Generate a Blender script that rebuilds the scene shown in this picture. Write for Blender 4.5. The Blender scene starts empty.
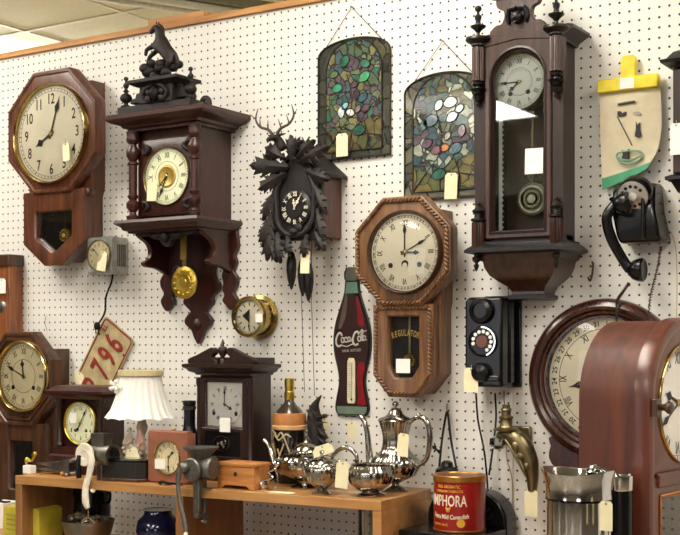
import bpy, bmesh, math, random
from mathutils import Matrix, Vector
random.seed(7)
I = 0.0254                                   # everything below is laid out in inches
PI = math.pi
sc = bpy.context.scene
COL = sc.collection

# ------------------------------------------------------------------ camera geometry (used to place things at measured spots)
F = 1215.0; TH = math.radians(32.5); D = 2.958/I; EYE = 1.45/I; YH = 342.0
_s, _c = math.sin(TH), math.cos(TH)
def W(px, py, off):
    a = (px-340)/F; dx = -_s+a*_c; dy = _c+a*_s; t = (D-off)/dy
    return t*dx, EYE+t*(YH-py)/F

# ------------------------------------------------------------------ mesh builder: coordinates are (x right, o out of the wall, z up)
class MB:
    def __init__(s): s.v = []; s.f = []; s.M = Matrix.Identity(4); s.stack = []
    def push(s, M): s.stack.append(s.M.copy()); s.M = s.M @ M; return s
    def pop(s): s.M = s.stack.pop(); return s
    def add(s, vs, fs):
        b = len(s.v)
        s.v += [tuple(s.M @ Vector(p)) for p in vs]
        s.f += [tuple(b+i for i in f) for f in fs]
        return s
    def loft(s, loops, cap0=True, cap1=True, wrap=False):
        n = len(loops[0]); vs = [p for l in loops for p in l]; fs = []
        m = len(loops)
        for k in range(m if wrap else m-1):
            k2 = (k+1) % m
            for i in range(n):
                j = (i+1) % n
                fs.append((k*n+i, k*n+j, k2*n+j, k2*n+i))
        if not wrap:
            if cap0: fs.append(tuple(range(n-1, -1, -1)))
            if cap1: fs.append(tuple((m-1)*n+i for i in range(n)))
        return s.add(vs, fs)
    def box(s, x0, x1, o0, o1, z0, z1):
        return s.loft([[(x0,o0,z),(x1,o0,z),(x1,o1,z),(x0,o1,z)] for z in (z0, z1)])
    def prism(s, pts, o0, o1):
        return s.loft([[(x,o,z) for x, z in pts] for o in (o0, o1)])
    def zprism(s, pts, z0, z1):
        return s.loft([[(x,o,z) for x, o in pts] for z in (z0, z1)])
    def xprism(s, pts, x0, x1):
        return s.loft([[(x,o,z) for o, z in pts] for x in (x0, x1)])
    def steps(s, poly, prof, cap0=False, cap1=True):       # moulding: (inset, o) pairs round a closed polygon
        return s.loft([[(x,o,z) for x, z in inset(poly, d)] for d, o in prof], cap0, cap1)
    def lathe(s, prof, c=(0,0,0), ax='z', n=32, cap=True, flute=0, fn=8):
        L = []
        for r, h in prof:
            lp = []
            for i in range(n):
                a = 2*PI*i/n
                rr = r*(1+flute*abs(math.sin(fn*a/2))) if flute else r
                u, w = rr*math.cos(a), rr*math.sin(a)
                if ax == 'z': lp.append((c[0]+u, c[1]+w, c[2]+h))
                elif ax == 'o': lp.append((c[0]+u, c[1]+h, c[2]+w))
                else: lp.append((c[0]+h, c[1]+u, c[2]+w))
            L.append(lp)
        return s.loft(L, cap, cap)
    def ball(s, c, r, sx=1, so=1, sz=1, n=12):
        m = max(6, n//2+1)
        L = []
        for k in range(m+1):
            t = PI*k/m; rr = max(math.sin(t), 0.02)
            L.append([(c[0]+r*sx*rr*math.cos(2*PI*i/n), c[1]+r*so*rr*math.sin(2*PI*i/n), c[2]-r*sz*math.cos(t)) for i in range(n)])
        return s.loft(L)
    def tube(s, pts, r, n=8, smooth=0, cap=True, flat=1.0):
        P = [Vector(p) for p in pts]
        R = list(r) if isinstance(r, (list, tuple)) else [r]*len(P)
        if smooth and len(P) > 2:
            Q = []; RR = []
            for i in range(len(P)-1):
                p0 = P[max(i-1,0)]; p1 = P[i]; p2 = P[i+1]; p3 = P[min(i+2,len(P)-1)]
                for k in range(smooth):
                    t = k/smooth
                    Q.append(0.5*((2*p1)+(p2-p0)*t+(2*p0-5*p1+4*p2-p3)*t*t+(3*p1-p0-3*p2+p3)*t**3))
                    RR.append(R[i]*(1-t)+R[i+1]*t)
            Q.append(P[-1]); RR.append(R[-1]); P = Q; R = RR
        L = []; up = None
        for i, p in enumerate(P):
            d = (P[min(i+1,len(P)-1)]-P[max(i-1,0)])
            if d.length < 1e-9: d = Vector((0,0,1))
            d.normalize()
            if up is None:
                up = Vector((0,1,0)) if abs(d.y) < .9 else Vector((1,0,0))
            a = d.cross(up)
            if a.length < 1e-6: a = d.cross(Vector((1,0,0)))
            a.normalize(); b = a.cross(d).normalized(); up = b
            L.append([tuple(p+(a*math.cos(2*PI*k/n)+b*math.sin(2*PI*k/n)*flat)*R[i]) for k in range(n)])
        return s.loft(L, cap, cap)
    def text(s, st, size, x, z, o, rot=0, ext=0.01, sx=1.0, shear=0.0):
        vs, fs = glyphs(st)
        M = Matrix.Translation((x,o,z)) @ Matrix.Rotation(-rot, 4, 'Y') @ Matrix.Diagonal((size*sx, 1, size, 1))
        return s.add([tuple(M @ Vector((p[0]+shear*p[1], ext*(1 if p[2] > 0 else 0), p[1]))) for p in vs], fs)
    def build(s, name, m, parent=None, bevel=0, loc=None, rz=0):
        me = bpy.data.meshes.new(name)
        me.from_pydata([(x*I, -o*I, z*I) for x, o, z in s.v], [], s.f)
        bm = bmesh.new(); bm.from_mesh(me)
        bmesh.ops.recalc_face_normals(bm, faces=bm.faces)
        bm.to_mesh(me); bm.free()
        me.materials.append(m)
        me.shade_smooth()
        me.set_sharp_from_angle(angle=math.radians(38))
        ob = bpy.data.objects.new(name, me); COL.objects.link(ob)
        if parent: ob.parent = parent
        if loc: ob.location = loc
        if rz: ob.rotation_euler = (0,0,rz)
        if bevel:
            md = ob.modifiers.new('bevel', 'BEVEL'); md.width = bevel*I; md.segments = 2
            md.limit_method = 'ANGLE'; md.angle_limit = math.radians(40)
        return ob

_gc = {}
def glyphs(st):
    if st not in _gc:
        cu = bpy.data.curves.new('lettering', 'FONT'); cu.body = st; cu.size = 1.0; cu.extrude = 0.01
        cu.align_x = 'CENTER'; cu.align_y = 'CENTER'; cu.resolution_u = 3; cu.offset = 0.014
        ob = bpy.data.objects.new('lettering', cu); COL.objects.link(ob)
        bpy.context.view_layer.update()
        me = ob.evaluated_get(bpy.context.evaluated_depsgraph_get()).to_mesh()
        vs = [tuple(v.co) for v in me.vertices]; fs = [tuple(p.vertices) for p in me.polygons]
        cx = (min(v[0] for v in vs)+max(v[0] for v in vs))/2; cy = (min(v[1] for v in vs)+max(v[1] for v in vs))/2
        vs = [(v[0]-cx, v[1]-cy, v[2]) for v in vs]
        bpy.data.objects.remove(ob); bpy.data.curves.remove(cu)
        _gc[st] = (vs, fs)
    return _gc[st]

def inset(poly, d):
    if abs(d) < 1e-9: return list(poly)
    n = len(poly)
    A = sum(poly[i][0]*poly[(i+1)%n][1]-poly[(i+1)%n][0]*poly[i][1] for i in range(n))
    sg = 1 if A > 0 else -1
    out = []
    for i in range(n):
        p0, p1, p2 = Vector(poly[i-1]), Vector(poly[i]), Vector(poly[(i+1)%n])
        e1 = (p1-p0).normalized(); e2 = (p2-p1).normalized()
        n1 = Vector((-e1.y, e1.x))*sg; n2 = Vector((-e2.y, e2.x))*sg
        m = (n1+n2)
        if m.length < 1e-6: m = n1.copy()
        m.normalize(); k = max(m.dot(n1), 0.35)
        q = p1+m*(d/k); out.append((q.x, q.y))
    return out
def ngon(r, n=8, a0=None, cx=0, cz=0):
    if a0 is None: a0 = PI/n
    return [(cx+r*math.cos(a0+2*PI*i/n), cz+r*math.sin(a0+2*PI*i/n)) for i in range(n)]
def octagon(h): return ngon(h/math.cos(PI/8), 8)
def mirror(pts): return list(pts)+[(-x, z) for x, z in reversed(pts) if abs(x) > 1e-6]
def smoothpts(pts, k=4, closed=False):
    n = len(pts); Q = []
    rng = n if closed else n-1
    for i in range(rng):
        g = (lambda j: Vector(pts[j % n])) if closed else (lambda j: Vector(pts[min(max(j,0),n-1)]))
        p0, p1, p2, p3 = g(i-1), g(i), g(i+1), g(i+2)
        for q in range(k):
            t = q/k
            Q.append(tuple(0.5*((2*p1)+(p2-p0)*t+(2*p0-5*p1+4*p2-p3)*t*t+(3*p1-p0-3*p2+p3)*t**3)))
    if not closed: Q.append(tuple(pts[-1]))
    return Q

# ------------------------------------------------------------------ naming helpers
def tag(o, label=None, cat=None, group=None, kind=None):
    if label: o['label'] = label
    if cat: o['category'] = cat
    if group: o['group'] = group
    if kind: o['kind'] = kind
    return o
def thing(name, label, cat, x=0, off=0, z=0, rz=0, group=None):
    o = bpy.data.objects.new(name, None); COL.objects.link(o)
    o.location = (x*I, -off*I, z*I); o.rotation_euler = (0,0,rz)
    o.empty_display_size = .05
    return tag(o, label, cat, group)
def struct(ob): ob['kind'] = 'structure'; return ob

# ------------------------------------------------------------------ materials
def newmat(name):
    m = bpy.data.materials.new(name); m.use_nodes = True
    nt = m.node_tree; b = nt.nodes['Principled BSDF']
    return m, nt, b
def rgb(h):
    if isinstance(h, str):
        v = [int(h[i:i+2], 16)/255 for i in (0,2,4)]
        return tuple(c/12.92 if c <= .04045 else ((c+.055)/1.055)**2.4 for c in v)+(1,)
    return tuple(h)+(1,)
def plain(name, col, rough=.5, metal=0, spec=.5, noise=.12, scale=40, bump=0, coat=0, trans=0):
    m, nt, b = newmat(name)
    b.inputs['Roughness'].default_value = rough; b.inputs['Metallic'].default_value = metal
    b.inputs['Specular IOR Level'].default_value = spec; b.inputs['Coat Weight'].default_value = coat
    tc = nt.nodes.new('ShaderNodeTexCoord'); no = nt.nodes.new('ShaderNodeTexNoise')
    no.inputs['Scale'].default_value = scale; no.inputs['Detail'].default_value = 4
    nt.links.new(tc.outputs['Object'], no.inputs['Vector'])
    cr = nt.nodes.new('ShaderNodeValToRGB')
    c = rgb(col)
    cr.color_ramp.elements[0].position = .3; cr.color_ramp.elements[1].position = .7
    cr.color_ramp.elements[0].color = tuple(v*(1-noise) for v in c[:3])+(1,)
    cr.color_ramp.elements[1].color = tuple(min(1, v*(1+noise)) for v in c[:3])+(1,)
    nt.links.new(no.outputs['Fac'], cr.inputs['Fac']); nt.links.new(cr.outputs['Color'], b.inputs['Base Color'])
    if bump:
        bp = nt.nodes.new('ShaderNodeBump'); bp.inputs['Strength'].default_value = bump; bp.inputs['Distance'].default_value = .002
        nt.links.new(no.outputs['Fac'], bp.inputs['Height']); nt.links.new(bp.outputs['Normal'], b.inputs['Normal'])
    return m
def wood(name, dark, light, rough=.35, scale=1.0, horiz=False, coat=.25, bump=.15):
    m, nt, b = newmat(name)
    tc = nt.nodes.new('ShaderNodeTexCoord'); mp = nt.nodes.new('ShaderNodeMapping')
    mp.inputs['Scale'].default_value = (6*scale, 60*scale, 60*scale) if horiz else (60*scale, 60*scale, 6*scale)
    nt.links.new(tc.outputs['Object'], mp.inputs['Vector'])
    no = nt.nodes.new('ShaderNodeTexNoise'); no.inputs['Scale'].default_value = 1.0; no.inputs['Detail'].default_value = 8; no.inputs['Distortion'].default_value = .6
    nt.links.new(mp.outputs['Vector'], no.inputs['Vector'])
    cr = nt.nodes.new('ShaderNodeValToRGB')
    cr.color_ramp.elements[0].position = .32; cr.color_ramp.elements[0].color = rgb(dark)
    cr.color_ramp.elements[1].position = .68; cr.color_ramp.elements[1].color = rgb(light)
    nt.links.new(no.outputs['Fac'], cr.inputs['Fac'])
    nt.links.new(cr.outputs['Color'], b.inputs['Base Color'])
    b.inputs['Roughness'].default_value = rough; b.inputs['Coat Weight'].default_value = coat; b.inputs['Coat Roughness'].default_value = .2
    bp = nt.nodes.new('ShaderNodeBump'); bp.inputs['Strength'].default_value = bump; bp.inputs['Distance'].default_value = .001
    nt.links.new(no.outputs['Fac'], bp.inputs['Height']); nt.links.new(bp.outputs['Normal'], b.inputs['Normal'])
    return m
def glassmat(name, tint=(1,1,1), gloss=1.0):
    m, nt, b = newmat(name); nt.nodes.remove(b)
    out = nt.nodes['Material Output']
    t = nt.nodes.new('ShaderNodeBsdfTransparent'); t.inputs[0].default_value = tint+(1,)
    g = nt.nodes.new('ShaderNodeBsdfGlossy'); g.inputs['Roughness'].default_value = .02
    fr = nt.nodes.new('ShaderNodeFresnel'); fr.inputs[0].default_value = 1.5
    mu = nt.nodes.new('ShaderNodeMath'); mu.operation = 'MULTIPLY'; mu.inputs[1].default_value = gloss; mu.use_clamp = True
    mx = nt.nodes.new('ShaderNodeMixShader')
    nt.links.new(fr.outputs[0], mu.inputs[0]); nt.links.new(mu.outputs[0], mx.inputs[0])
    nt.links.new(t.outputs[0], mx.inputs[1]); nt.links.new(g.outputs[0], mx.inputs[2]); nt.links.new(mx.outputs[0], out.inputs[0])
    return m
def emit(name, col, st):
    m, nt, b = newmat(name)
    b.inputs['Base Color'].default_value = rgb(col); b.inputs['Emission Color'].default_value = rgb(col); b.inputs['Emission Strength'].default_value = st
    return m

M = {}
M['oak_red'] = wood('oak_red', '3f200f', '6b3d26')
M['mahogany'] = wood('mahogany', '260c08', '431811', rough=.38, coat=.1)
M['dark_walnut'] = wood('dark_walnut', '190a07', '301812', rough=.4, coat=.1)
M['vienna_wood'] = wood('vienna_wood', '28160f', '4d2f23', rough=.28, coat=.35)
M['ebony'] = wood('ebony', '080605', '14100e', rough=.35, coat=.1)
M['oak_brown'] = wood('oak_brown', '58361d', '87603a', rough=.45)
M['walnut'] = wood('walnut', '2f1a0e', '56351f', rough=.4)
M['carved'] = wood('carved', '0d0706', '1f120f', rough=.6, coat=0)
M['red_side'] = wood('red_side', '3a130c', '5c2416', rough=.5)
M['shelf_wood'] = wood('shelf_wood', 'a06c36', 'c4935a', rough=.42, scale=.4, horiz=True, coat=.1)
M['shelf_in'] = wood('shelf_in', '86592e', 'a57544', rough=.5, scale=.4)
M['trim_wood'] = wood('trim_wood', 'a86f3a', 'cf9c5e', rough=.6, scale=.5, horiz=True, coat=0)
M['pine_box'] = wood('pine_box', 'a0622c', 'c98a4c', rough=.45, horiz=True, coat=.1)
M['orange_wood'] = wood('orange_wood', '6d3a18', 'a0602f', rough=.5)
M['round_wood'] = wood('round_wood', '2b120c', '46231a', rough=.25, coat=.4)
M['arch_wood'] = wood('arch_wood', '431d10', '612f1b', rough=.6, scale=.5, coat=.05)
M['arch_front'] = wood('arch_front', '4a2013', '6b3520', rough=.35, scale=.5, coat=.4)
M['square_wood'] = plain('square_wood', '8f5942', .55, bump=.2)
M['brass'] = plain('brass', 'b39c62', .2, 1, noise=.2)
M['old_brass'] = plain('old_brass', '86795a', .4, 1, noise=.3)
M['gold'] = plain('gold', 'd8bb55', .34, 1, noise=.15, scale=120)
M['gold_paint'] = plain('gold_paint', 'b79a4d', .4, .6)
M['silver'] = plain('silver', 'a9a59c', .14, 1, noise=.25, scale=30)
M['steel'] = plain('steel', '8a8781', .38, 1, noise=.2)
M['cast'] = plain('cast', '77756f', .42, .85, noise=.25, bump=.3, scale=90)
M['chrome'] = plain('chrome', 'dedede', .07, 1, noise=.03)
M['zinc'] = plain('zinc', 'a8a8a2', .45, .7, noise=.25, bump=.2)
M['black'] = plain('black', '0e0e10', .25, spec=.4, coat=.1)
M['black_matte'] = plain('black_matte', '17130f', .6)
M['dial_cream'] = plain('dial_cream', 'f3ebd0', .55, noise=.05, scale=15)
M['dial_old'] = plain('dial_old', 'e3d6ac', .55, noise=.1, scale=20)
M['dial_green'] = plain('dial_green', 'dde0bb', .5, noise=.08, scale=20)
M['dial_white'] = plain('dial_white', 'f2efe6', .4, noise=.04, scale=15)
M['ink'] = plain('ink', '17130f', .5)
M['ivory'] = plain('ivory', 'e6ddc8', .5)
M['tag_paper'] = plain('tag_paper', 'efe6bd', .8, noise=.05)
M['white_paper'] = plain('white_paper', 'f0eee6', .8, noise=.03)
M['white'] = plain('white', 'efece4', .6, noise=.03)
M['string'] = plain('string', 'b9ac8c', .9)
M['wire'] = plain('wire', '4a4640', .5, .6)
M['cord_brown'] = plain('cord_brown', '2e2019', .7)
M['glass'] = glassmat('glass', (.99,.99,.99), .8)
M['door_glass'] = glassmat('door_glass', (.93,.95,.94), 1.3)
M['crystal'] = glassmat('crystal', (.8,.86,.84), 3.0)
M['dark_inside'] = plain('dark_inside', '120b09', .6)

# ------------------------------------------------------------------ common clock parts
ROM = ['XII','I','II','III','IIII','V','VI','VII','VIII','IX','X','XI']
def dial_set(root, r, c, o, mat, kind='roman', size=None, hands=(10,10), ticks=True, inner=None, hand_mat=None, hs=1.0, numcol=None):
    cx, cz = c
    d = MB().lathe([(r, o-.12),(r, o),(r*.5, o+.005),(.05, o+.008)], (cx,0,cz), 'o', 64).build('dial', mat, root)
    nm = MB()
    if size is None: size = r*.24
    if kind in ('roman', 'arabic'):
        for h in range(12):
            a = PI/2-2*PI*h/12; rr = r*(.76 if kind == 'roman' else .74)
            st = ROM[h] if kind == 'roman' else str(12 if h == 0 else h)
            rot = (a-PI/2) if kind == 'roman' else 0
            nm.text(st, size*(1.3 if kind == 'arabic' else 1.15), cx+rr*math.cos(a), cz+rr*math.sin(a), o+.01, rot, .012, sx=.72 if kind == 'arabic' else .62)
    elif kind == 'bars':
        for h in range(12):
            a = 2*PI*h/12
            nm.push(Matrix.Translation((cx,0,cz)) @ Matrix.Rotation(a,4,'Y')).box(-r*.035, r*.035, o+.008, o+.02, r*.66, r*.86).pop()
    nm.build('numerals', numcol or M['ink'], d)
    if ticks:
        t = MB()
        for k in range(60):
            a = 2*PI*k/60; w = r*.006*(2 if k % 5 == 0 else 1)
            t.push(Matrix.Translation((cx,0,cz)) @ Matrix.Rotation(a,4,'Y')).box(-w, w, o+.008, o+.014, r*.90, r*.945).pop()
        for q in (.89, .95):
            t.lathe([(r*q, o+.004),(r*q, o+.014),(r*(q+.007), o+.014),(r*(q+.007), o+.004)], (cx,0,cz), 'o', 64, cap=False)
        if inner: t.lathe([(r*inner, o+.004),(r*inner, o+.014),(r*(inner+.012), o+.014),(r*(inner+.012), o+.004)], (cx,0,cz), 'o', 64, cap=False)
        t.build('minute_track', numcol or M['ink'], d)
    hh, mm = hands
    hm = hand_mat or M['ink']
    for nme, ang, ln, wd, oo in (('hour_hand', (hh % 12+mm/60)/12*2*PI, r*.52*hs, r*.045, o+.06), ('minute_hand', mm/60*2*PI, r*.8*hs, r*.032, o+.1)):
        mb = MB(); mb.push(Matrix.Translation((cx,0,cz)) @ Matrix.Rotation(ang,4,'Y'))
        L = ln
        mb.prism([(-wd*.6,-.15*L),(wd*.6,-.15*L),(wd*.7,0),(wd*.5,.55*L),(wd*2,.7*L),(wd*.6,.84*L),(0,L),(-wd*.6,.84*L),(-wd*2,.7*L),(-wd*.5,.55*L),(-wd*.7,0)], oo, oo+.03)
        mb.pop().build(nme, hm, root)
    MB().lathe([(r*.06, o),(r*.06, o+.14),(r*.03, o+.17)], (cx,0,cz), 'o', 16).build('hand_boss', M['brass'], root)
    return d
def winding_holes(root, c, o, r, dx, dz):
    mb = MB()
    for sx in (-1, 1): mb.lathe([(r, o),(r, o+.03),(r*.6, o+.03),(r*.6, o+.005)], (c[0]+sx*dx, 0, c[1]+dz), 'o', 16)
    mb.build('winding_holes', M['ink'], root)
def bezel(root, r, c, o, w, mat, name='bezel', h=.8):
    MB().loft([[(c[0]+rr*math.cos(2*PI*i/72), oo, c[1]+rr*math.sin(2*PI*i/72)) for i in range(72)] for rr, oo in
      ((r+w, o),(r+w*1.02, o+h*.5),(r+w*.8, o+h*.85),(r+w*.5, o+h),(r+w*.2, o+h*.8),(r, o+h*.55),(r-.02, o))], False, False).build(name, mat, root)
def glass_disk(root, r, c, o, name='dial_glass', dome=.25):
    MB().lathe([(r, o),(r*.85, o+dome*.35),(r*.6, o+dome*.7),(r*.3, o+dome*.93),(.02, o+dome)], (c[0],0,c[1]), 'o', 48, cap=False).build(name, M['glass'], root)
def glass_plate(root, pts, o, name='window_glass', mat=None):
    MB().prism(pts, o, o+.06).build(name, mat or M['glass'], root)
def pendulum(root, x, o, ztop, zbob, r, mat, sx=1.0, fancy=True, name='pendulum', rod=.12):
    p = MB().box(x-rod, x+rod, o-.03, o+.05, zbob, ztop).build(name, M['old_brass'], root)
    mb = MB()
    mb.lathe([(.02, .38),(r*.25, .36),(r*.3, .26),(r*.55, .3),(r*.6, .2),(r*.86, .22),(r*.92, .14),(r, .08),(r, -.1),(.02, -.15)], (x,o,zbob), 'o', 40, flute=0)
    if fancy:
        for k in range(12):
            a = 2*PI*k/12; mb.ball((x+r*.73*math.cos(a), o+.24, zbob+r*.73*math.sin(a)), r*.1, n=8)
    mb.build('pendulum_bob', mat, p)
def rope(mb, poly, o, r, pitch):
    n = len(poly)
    for i in range(n):
        a = Vector(poly[i]); b = Vector(poly[(i+1)%n]); L = (b-a).length; k = max(2, int(L/pitch)); d = (b-a)/L
        ang = math.atan2(d.y, d.x)
        for q in range(k):
            p = a+(b-a)*((q+.5)/k)
            mb.push(Matrix.Translation((p.x, o, p.y)) @ Matrix.Rotation(-(ang+.7),4,'Y')).ball((0,0,0), r, sx=1.25, so=1, sz=.6, n=8).pop()
def frame(root, name, outer, inner, o0, o1, mat, lip=.25):
    # flat frame with a rounded outer edge; outer and inner have the same vertex count
    e = .12
    return MB().loft([[(x,o0,z) for x,z in outer],[(x,o1-e,z) for x,z in outer],[(x,o1,z) for x,z in inset(outer, e)],
      [(x,o1,z) for x,z in inset(inner, -lip)],[(x,o1-.12,z) for x,z in inset(inner, -lip*.3)],[(x,o1-.25,z) for x,z in inner],[(x,o0,z) for x,z in inner]], False, False, wrap=False).build(name, mat, root)
def annulus_frame(root, name, outer, r, c, o0, o1, mat):
    # polygon plate with a round opening: outer resampled by angle
    n = 96; L0 = []; L1 = []
    for i in range(n):
        a = 2*PI*i/n; dx, dz = math.cos(a), math.sin(a); best = 1e9
        for k in range(len(outer)):
            p = Vector(outer[k])-Vector(c); q = Vector(outer[(k+1)%len(outer)])-Vector(c); e = q-p
            den = dx*e.y-dz*e.x
            if abs(den) < 1e-9: continue
            t = (p.x*e.y-p.y*e.x)/den; u = (p.x*dz-p.y*dx)/den
            if t > 0 and -1e-6 <= u <= 1+1e-6: best = min(best, t)
        L0.append((c[0]+dx*best, c[1]+dz*best)); L1.append((c[0]+dx*r, c[1]+dz*r))
    sc_ = lambda P, k: [(c[0]+(x-c[0])*k, c[1]+(z-c[1])*k) for x, z in P]
    return MB().loft([[(x,o0,z) for x,z in L0],[(x,o1-.3,z) for x,z in L0],[(x,o1-.08,z) for x,z in sc_(L0,.985)],[(x,o1,z) for x,z in sc_(L0,.955)],[(x,o1,z) for x,z in L1],[(x,o0,z) for x,z in L1]], False, False, wrap=True).build(name, mat, root)

def price_tag(px, py, off, w, h, label, rot=0.0, hang=.7, mat='tag_paper', tilt=0.0, name='price_tag'):
    x, z = W(px, py, off)
    r = thing(name, label, 'price tag', x, off, z, group=None)
    mb = MB(); mb.push(Matrix.Rotation(-rot,4,'Y') @ Matrix.Rotation(tilt,4,'X'))
    c = w*.18
    mb.prism([(-w/2,-h/2),(w/2,-h/2),(w/2,h/2-c),(w/2-c,h/2),(-w/2+c,h/2),(-w/2,h/2-c)], -.012, .012).pop()
    mb.build('card', M[mat], r)
    e = MB(); e.push(Matrix.Rotation(-rot,4,'Y') @ Matrix.Rotation(tilt,4,'X'))
    e.lathe([(.045,-.02),(.045,.02),(.1,.02),(.1,-.02)], (0,0,h/2-.2), 'o', 12, cap=False).pop(); e.build('eyelet', M['old_brass'], r)
    if hang:
        dx, dz = -math.sin(rot), math.cos(rot)
        MB().tube([(dx*(h/2-.2),.02,dz*(h/2-.2)),(dx*(h/2)+.04,.03,dz*(h/2)+hang*.5),(dx*h/2,-.02,dz*h/2+hang)], .018, 6, 3).build('string', M['string'], r)
    return r
def sticker(px, py, off, w, h, label, rot=0.0, mat='white_paper'):
    x, z = W(px, py, off)
    mb = MB(); mb.push(Matrix.Rotation(-rot,4,'Y')).prism([(-w/2,-h/2),(w/2,-h/2),(w/2,h/2),(-w/2,h/2)], -.01, .015).pop()
    o = mb.build('price_sticker', M[mat], None, loc=(x*I, -off*I, z*I))
    return tag(o, label, 'price tag')

# ================================================================== THE ROOM
def pegboard_mat():
    m, nt, b = newmat('pegboard')
    N = nt.nodes; Lk = nt.links.new
    tc = N.new('ShaderNodeTexCoord'); sp = N.new('ShaderNodeSeparateXYZ'); Lk(tc.outputs['Object'], sp.inputs[0])
    hx, hz = W(629.3, 21.6, 0)
    def math_(op, a, bb=None):
        n = N.new('ShaderNodeMath'); n.operation = op
        for i, q in enumerate((a, bb)):
            if q is None: continue
            if isinstance(q, (int, float)): n.inputs[i].default_value = q
            else: Lk(q, n.inputs[i])
        return n.outputs[0]
    def cell(out, ph):
        t = math_('DIVIDE', math_('SUBTRACT', out, (ph+.5)*I), I)
        fl = math_('FLOOR', t)
        return math_('SUBTRACT', math_('SUBTRACT', t, fl), .5)
    cx = cell(sp.outputs['X'], hx); cz = cell(sp.outputs['Z'], hz)
    r = math_('SQRT', math_('ADD', math_('MULTIPLY', cx, cx), math_('MULTIPLY', cz, cz)))
    mr = N.new('ShaderNodeMapRange'); mr.inputs['From Min'].default_value = .1; mr.inputs['From Max'].default_value = .138
    Lk(r, mr.inputs['Value'])
    no = N.new('ShaderNodeTexNoise'); no.inputs['Scale'].default_value = 3; no.inputs['Detail'].default_value = 5; Lk(tc.outputs['Object'], no.inputs['Vector'])
    cr = N.new('ShaderNodeValToRGB'); cr.color_ramp.elements[0].color = rgb('e6e3da'); cr.color_ramp.elements[1].color = rgb('efece4')
    Lk(no.outputs['Fac'], cr.inputs['Fac'])
    mx = N.new('ShaderNodeMix'); mx.data_type = 'RGBA'; mx.inputs['A'].default_value = rgb('2a231d')
    Lk(mr.outputs[0], mx.inputs['Factor']); Lk(cr.outputs['Color'], mx.inputs['B']); Lk(mx.outputs['Result'], b.inputs['Base Color'])
    b.inputs['Roughness'].default_value = .5
    bp = N.new('ShaderNodeBump'); bp.inputs['Strength'].default_value = .6; bp.inputs['Distance'].default_value = .003
    Lk(mr.outputs[0], bp.inputs['Height']); Lk(bp.outputs['Normal'], b.inputs['Normal'])
    return m
PEG = pegboard_mat()
WTOP = W(340, -1.5, 0)[1]
seam0 = W(161, 340, 0)[0]
# three pegboard sheets with hairline seams between them, on a stud partition
xs = [-190, seam0-48, seam0, seam0+48, seam0+96, seam0+144]
sheets = MB()
for a, b_ in zip(xs[:-1], xs[1:]): sheets.box(a+.03, b_-.03, -.25, 0, 0, WTOP)
struct(sheets.build('wall_back', PEG))
struct(MB().box(-190, xs[-1], -4.2, -.3, 0, WTOP-.3).build('wall_partition', plain('partition', 'a39c8c', .8)))
struct(MB().box(-190, xs[-1], -4.5, .45, WTOP, WTOP+.75).build('trim_1', M['trim_wood'], bevel=.05))
bx_, bz_ = W(177, 30, 0)
struct(MB().box(bx_-4.5, bx_+4.5, -4.0, .3, WTOP+.76, WTOP+1.5).build('trim_2', M['trim_wood'], bevel=.05))
def ceiling_mat():
    m, nt, b = newmat('ceiling_tile'); N = nt.nodes; Lk = nt.links.new
    tc = N.new('ShaderNodeTexCoord')
    no = N.new('ShaderNodeTexNoise'); no.inputs['Scale'].default_value = 120; no.inputs['Detail'].default_value = 3; Lk(tc.outputs['Object'], no.inputs['Vector'])
    cr = N.new('ShaderNodeValToRGB'); cr.color_ramp.elements[0].position = .35; cr.color_ramp.elements[0].color = rgb('cdc8ab'); cr.color_ramp.elements[1].color = rgb('dedabd')
    Lk(no.outputs['Fac'], cr.inputs['Fac']); Lk(cr.outputs['Color'], b.inputs['Base Color']); b.inputs['Roughness'].default_value = .9
    return m
CEIL = 114.0
struct(MB().box(-420, 220, -460, 330, CEIL, CEIL+2).build('ceiling', ceiling_mat()))
gr = MB()
for k in range(-17, 10): gr.box(k*24-.45, k*24+.45, -460, 330, CEIL-.25, CEIL+.05)
for k in range(-9, 7): gr.box(-420, 220, k*48-.45+8, k*48+.45+8, CEIL-.26, CEIL+.04)
struct(gr.build('ceiling_grid', plain('grid_white', 'cfcab2', .6)))
def tilemat():
    m, nt, b = newmat('floor_tile'); N = nt.nodes; Lk = nt.links.new
    tc = N.new('ShaderNodeTexCoord'); ck = N.new('ShaderNodeTexChecker'); ck.inputs['Scale'].default_value = 3.28
    ck.inputs['Color1'].default_value = rgb('94897a'); ck.inputs['Color2'].default_value = rgb('857a69')
    Lk(tc.outputs['Object'], ck.inputs['Vector']); Lk(ck.outputs['Color'], b.inputs['Base Color']); b.inputs['Roughness'].default_value = .35
    return m
struct(MB().box(-420, 220, -460, 330, -2, 0).build('floor', tilemat()))
wm = plain('wall_paint', '756b5c', .8)
struct(MB().box(-420, 220, 330, 334, 0, CEIL).build('wall_front', wm))
struct(MB().box(-424, -420, -460, 330, 0, CEIL).build('wall_left', wm))
struct(MB().box(220, 224, -460, 330, 0, CEIL).build('wall_right', wm))
struct(MB().box(-420, 220, -464, -460, 0, CEIL).build('wall_far', wm))
# unseen glowing panes added behind the camera to reflect in the clock glass
def reflection_pane(n, x0, x1, z0, z1):
    r = thing('window_%d' % n, None, None, (x0+x1)/2, 329.9, 0); r['kind'] = 'structure'
    w = (x1-x0)/2
    p = MB().box(-w, w, -.2, .0, z0, z1).build('window_pane', emit('daylight', 'f3f6ff', 2.5), r)
    f = MB()
    for a, b_ in ((-w-2,-w),(w,w+2),(-1,1)): f.box(a, b_, -1, .1, z0-2, z1+2)
    f.box(-w-2, w+2, -1, .1, z0-2, z0); f.box(-w-2, w+2, -1, .1, z1, z1+2)
    f.build('window_frame', M['dark_walnut'], r)
reflection_pane(1, -225, -165, 30, 100)
reflection_pane(2, 40, 110, 30, 100)

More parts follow.
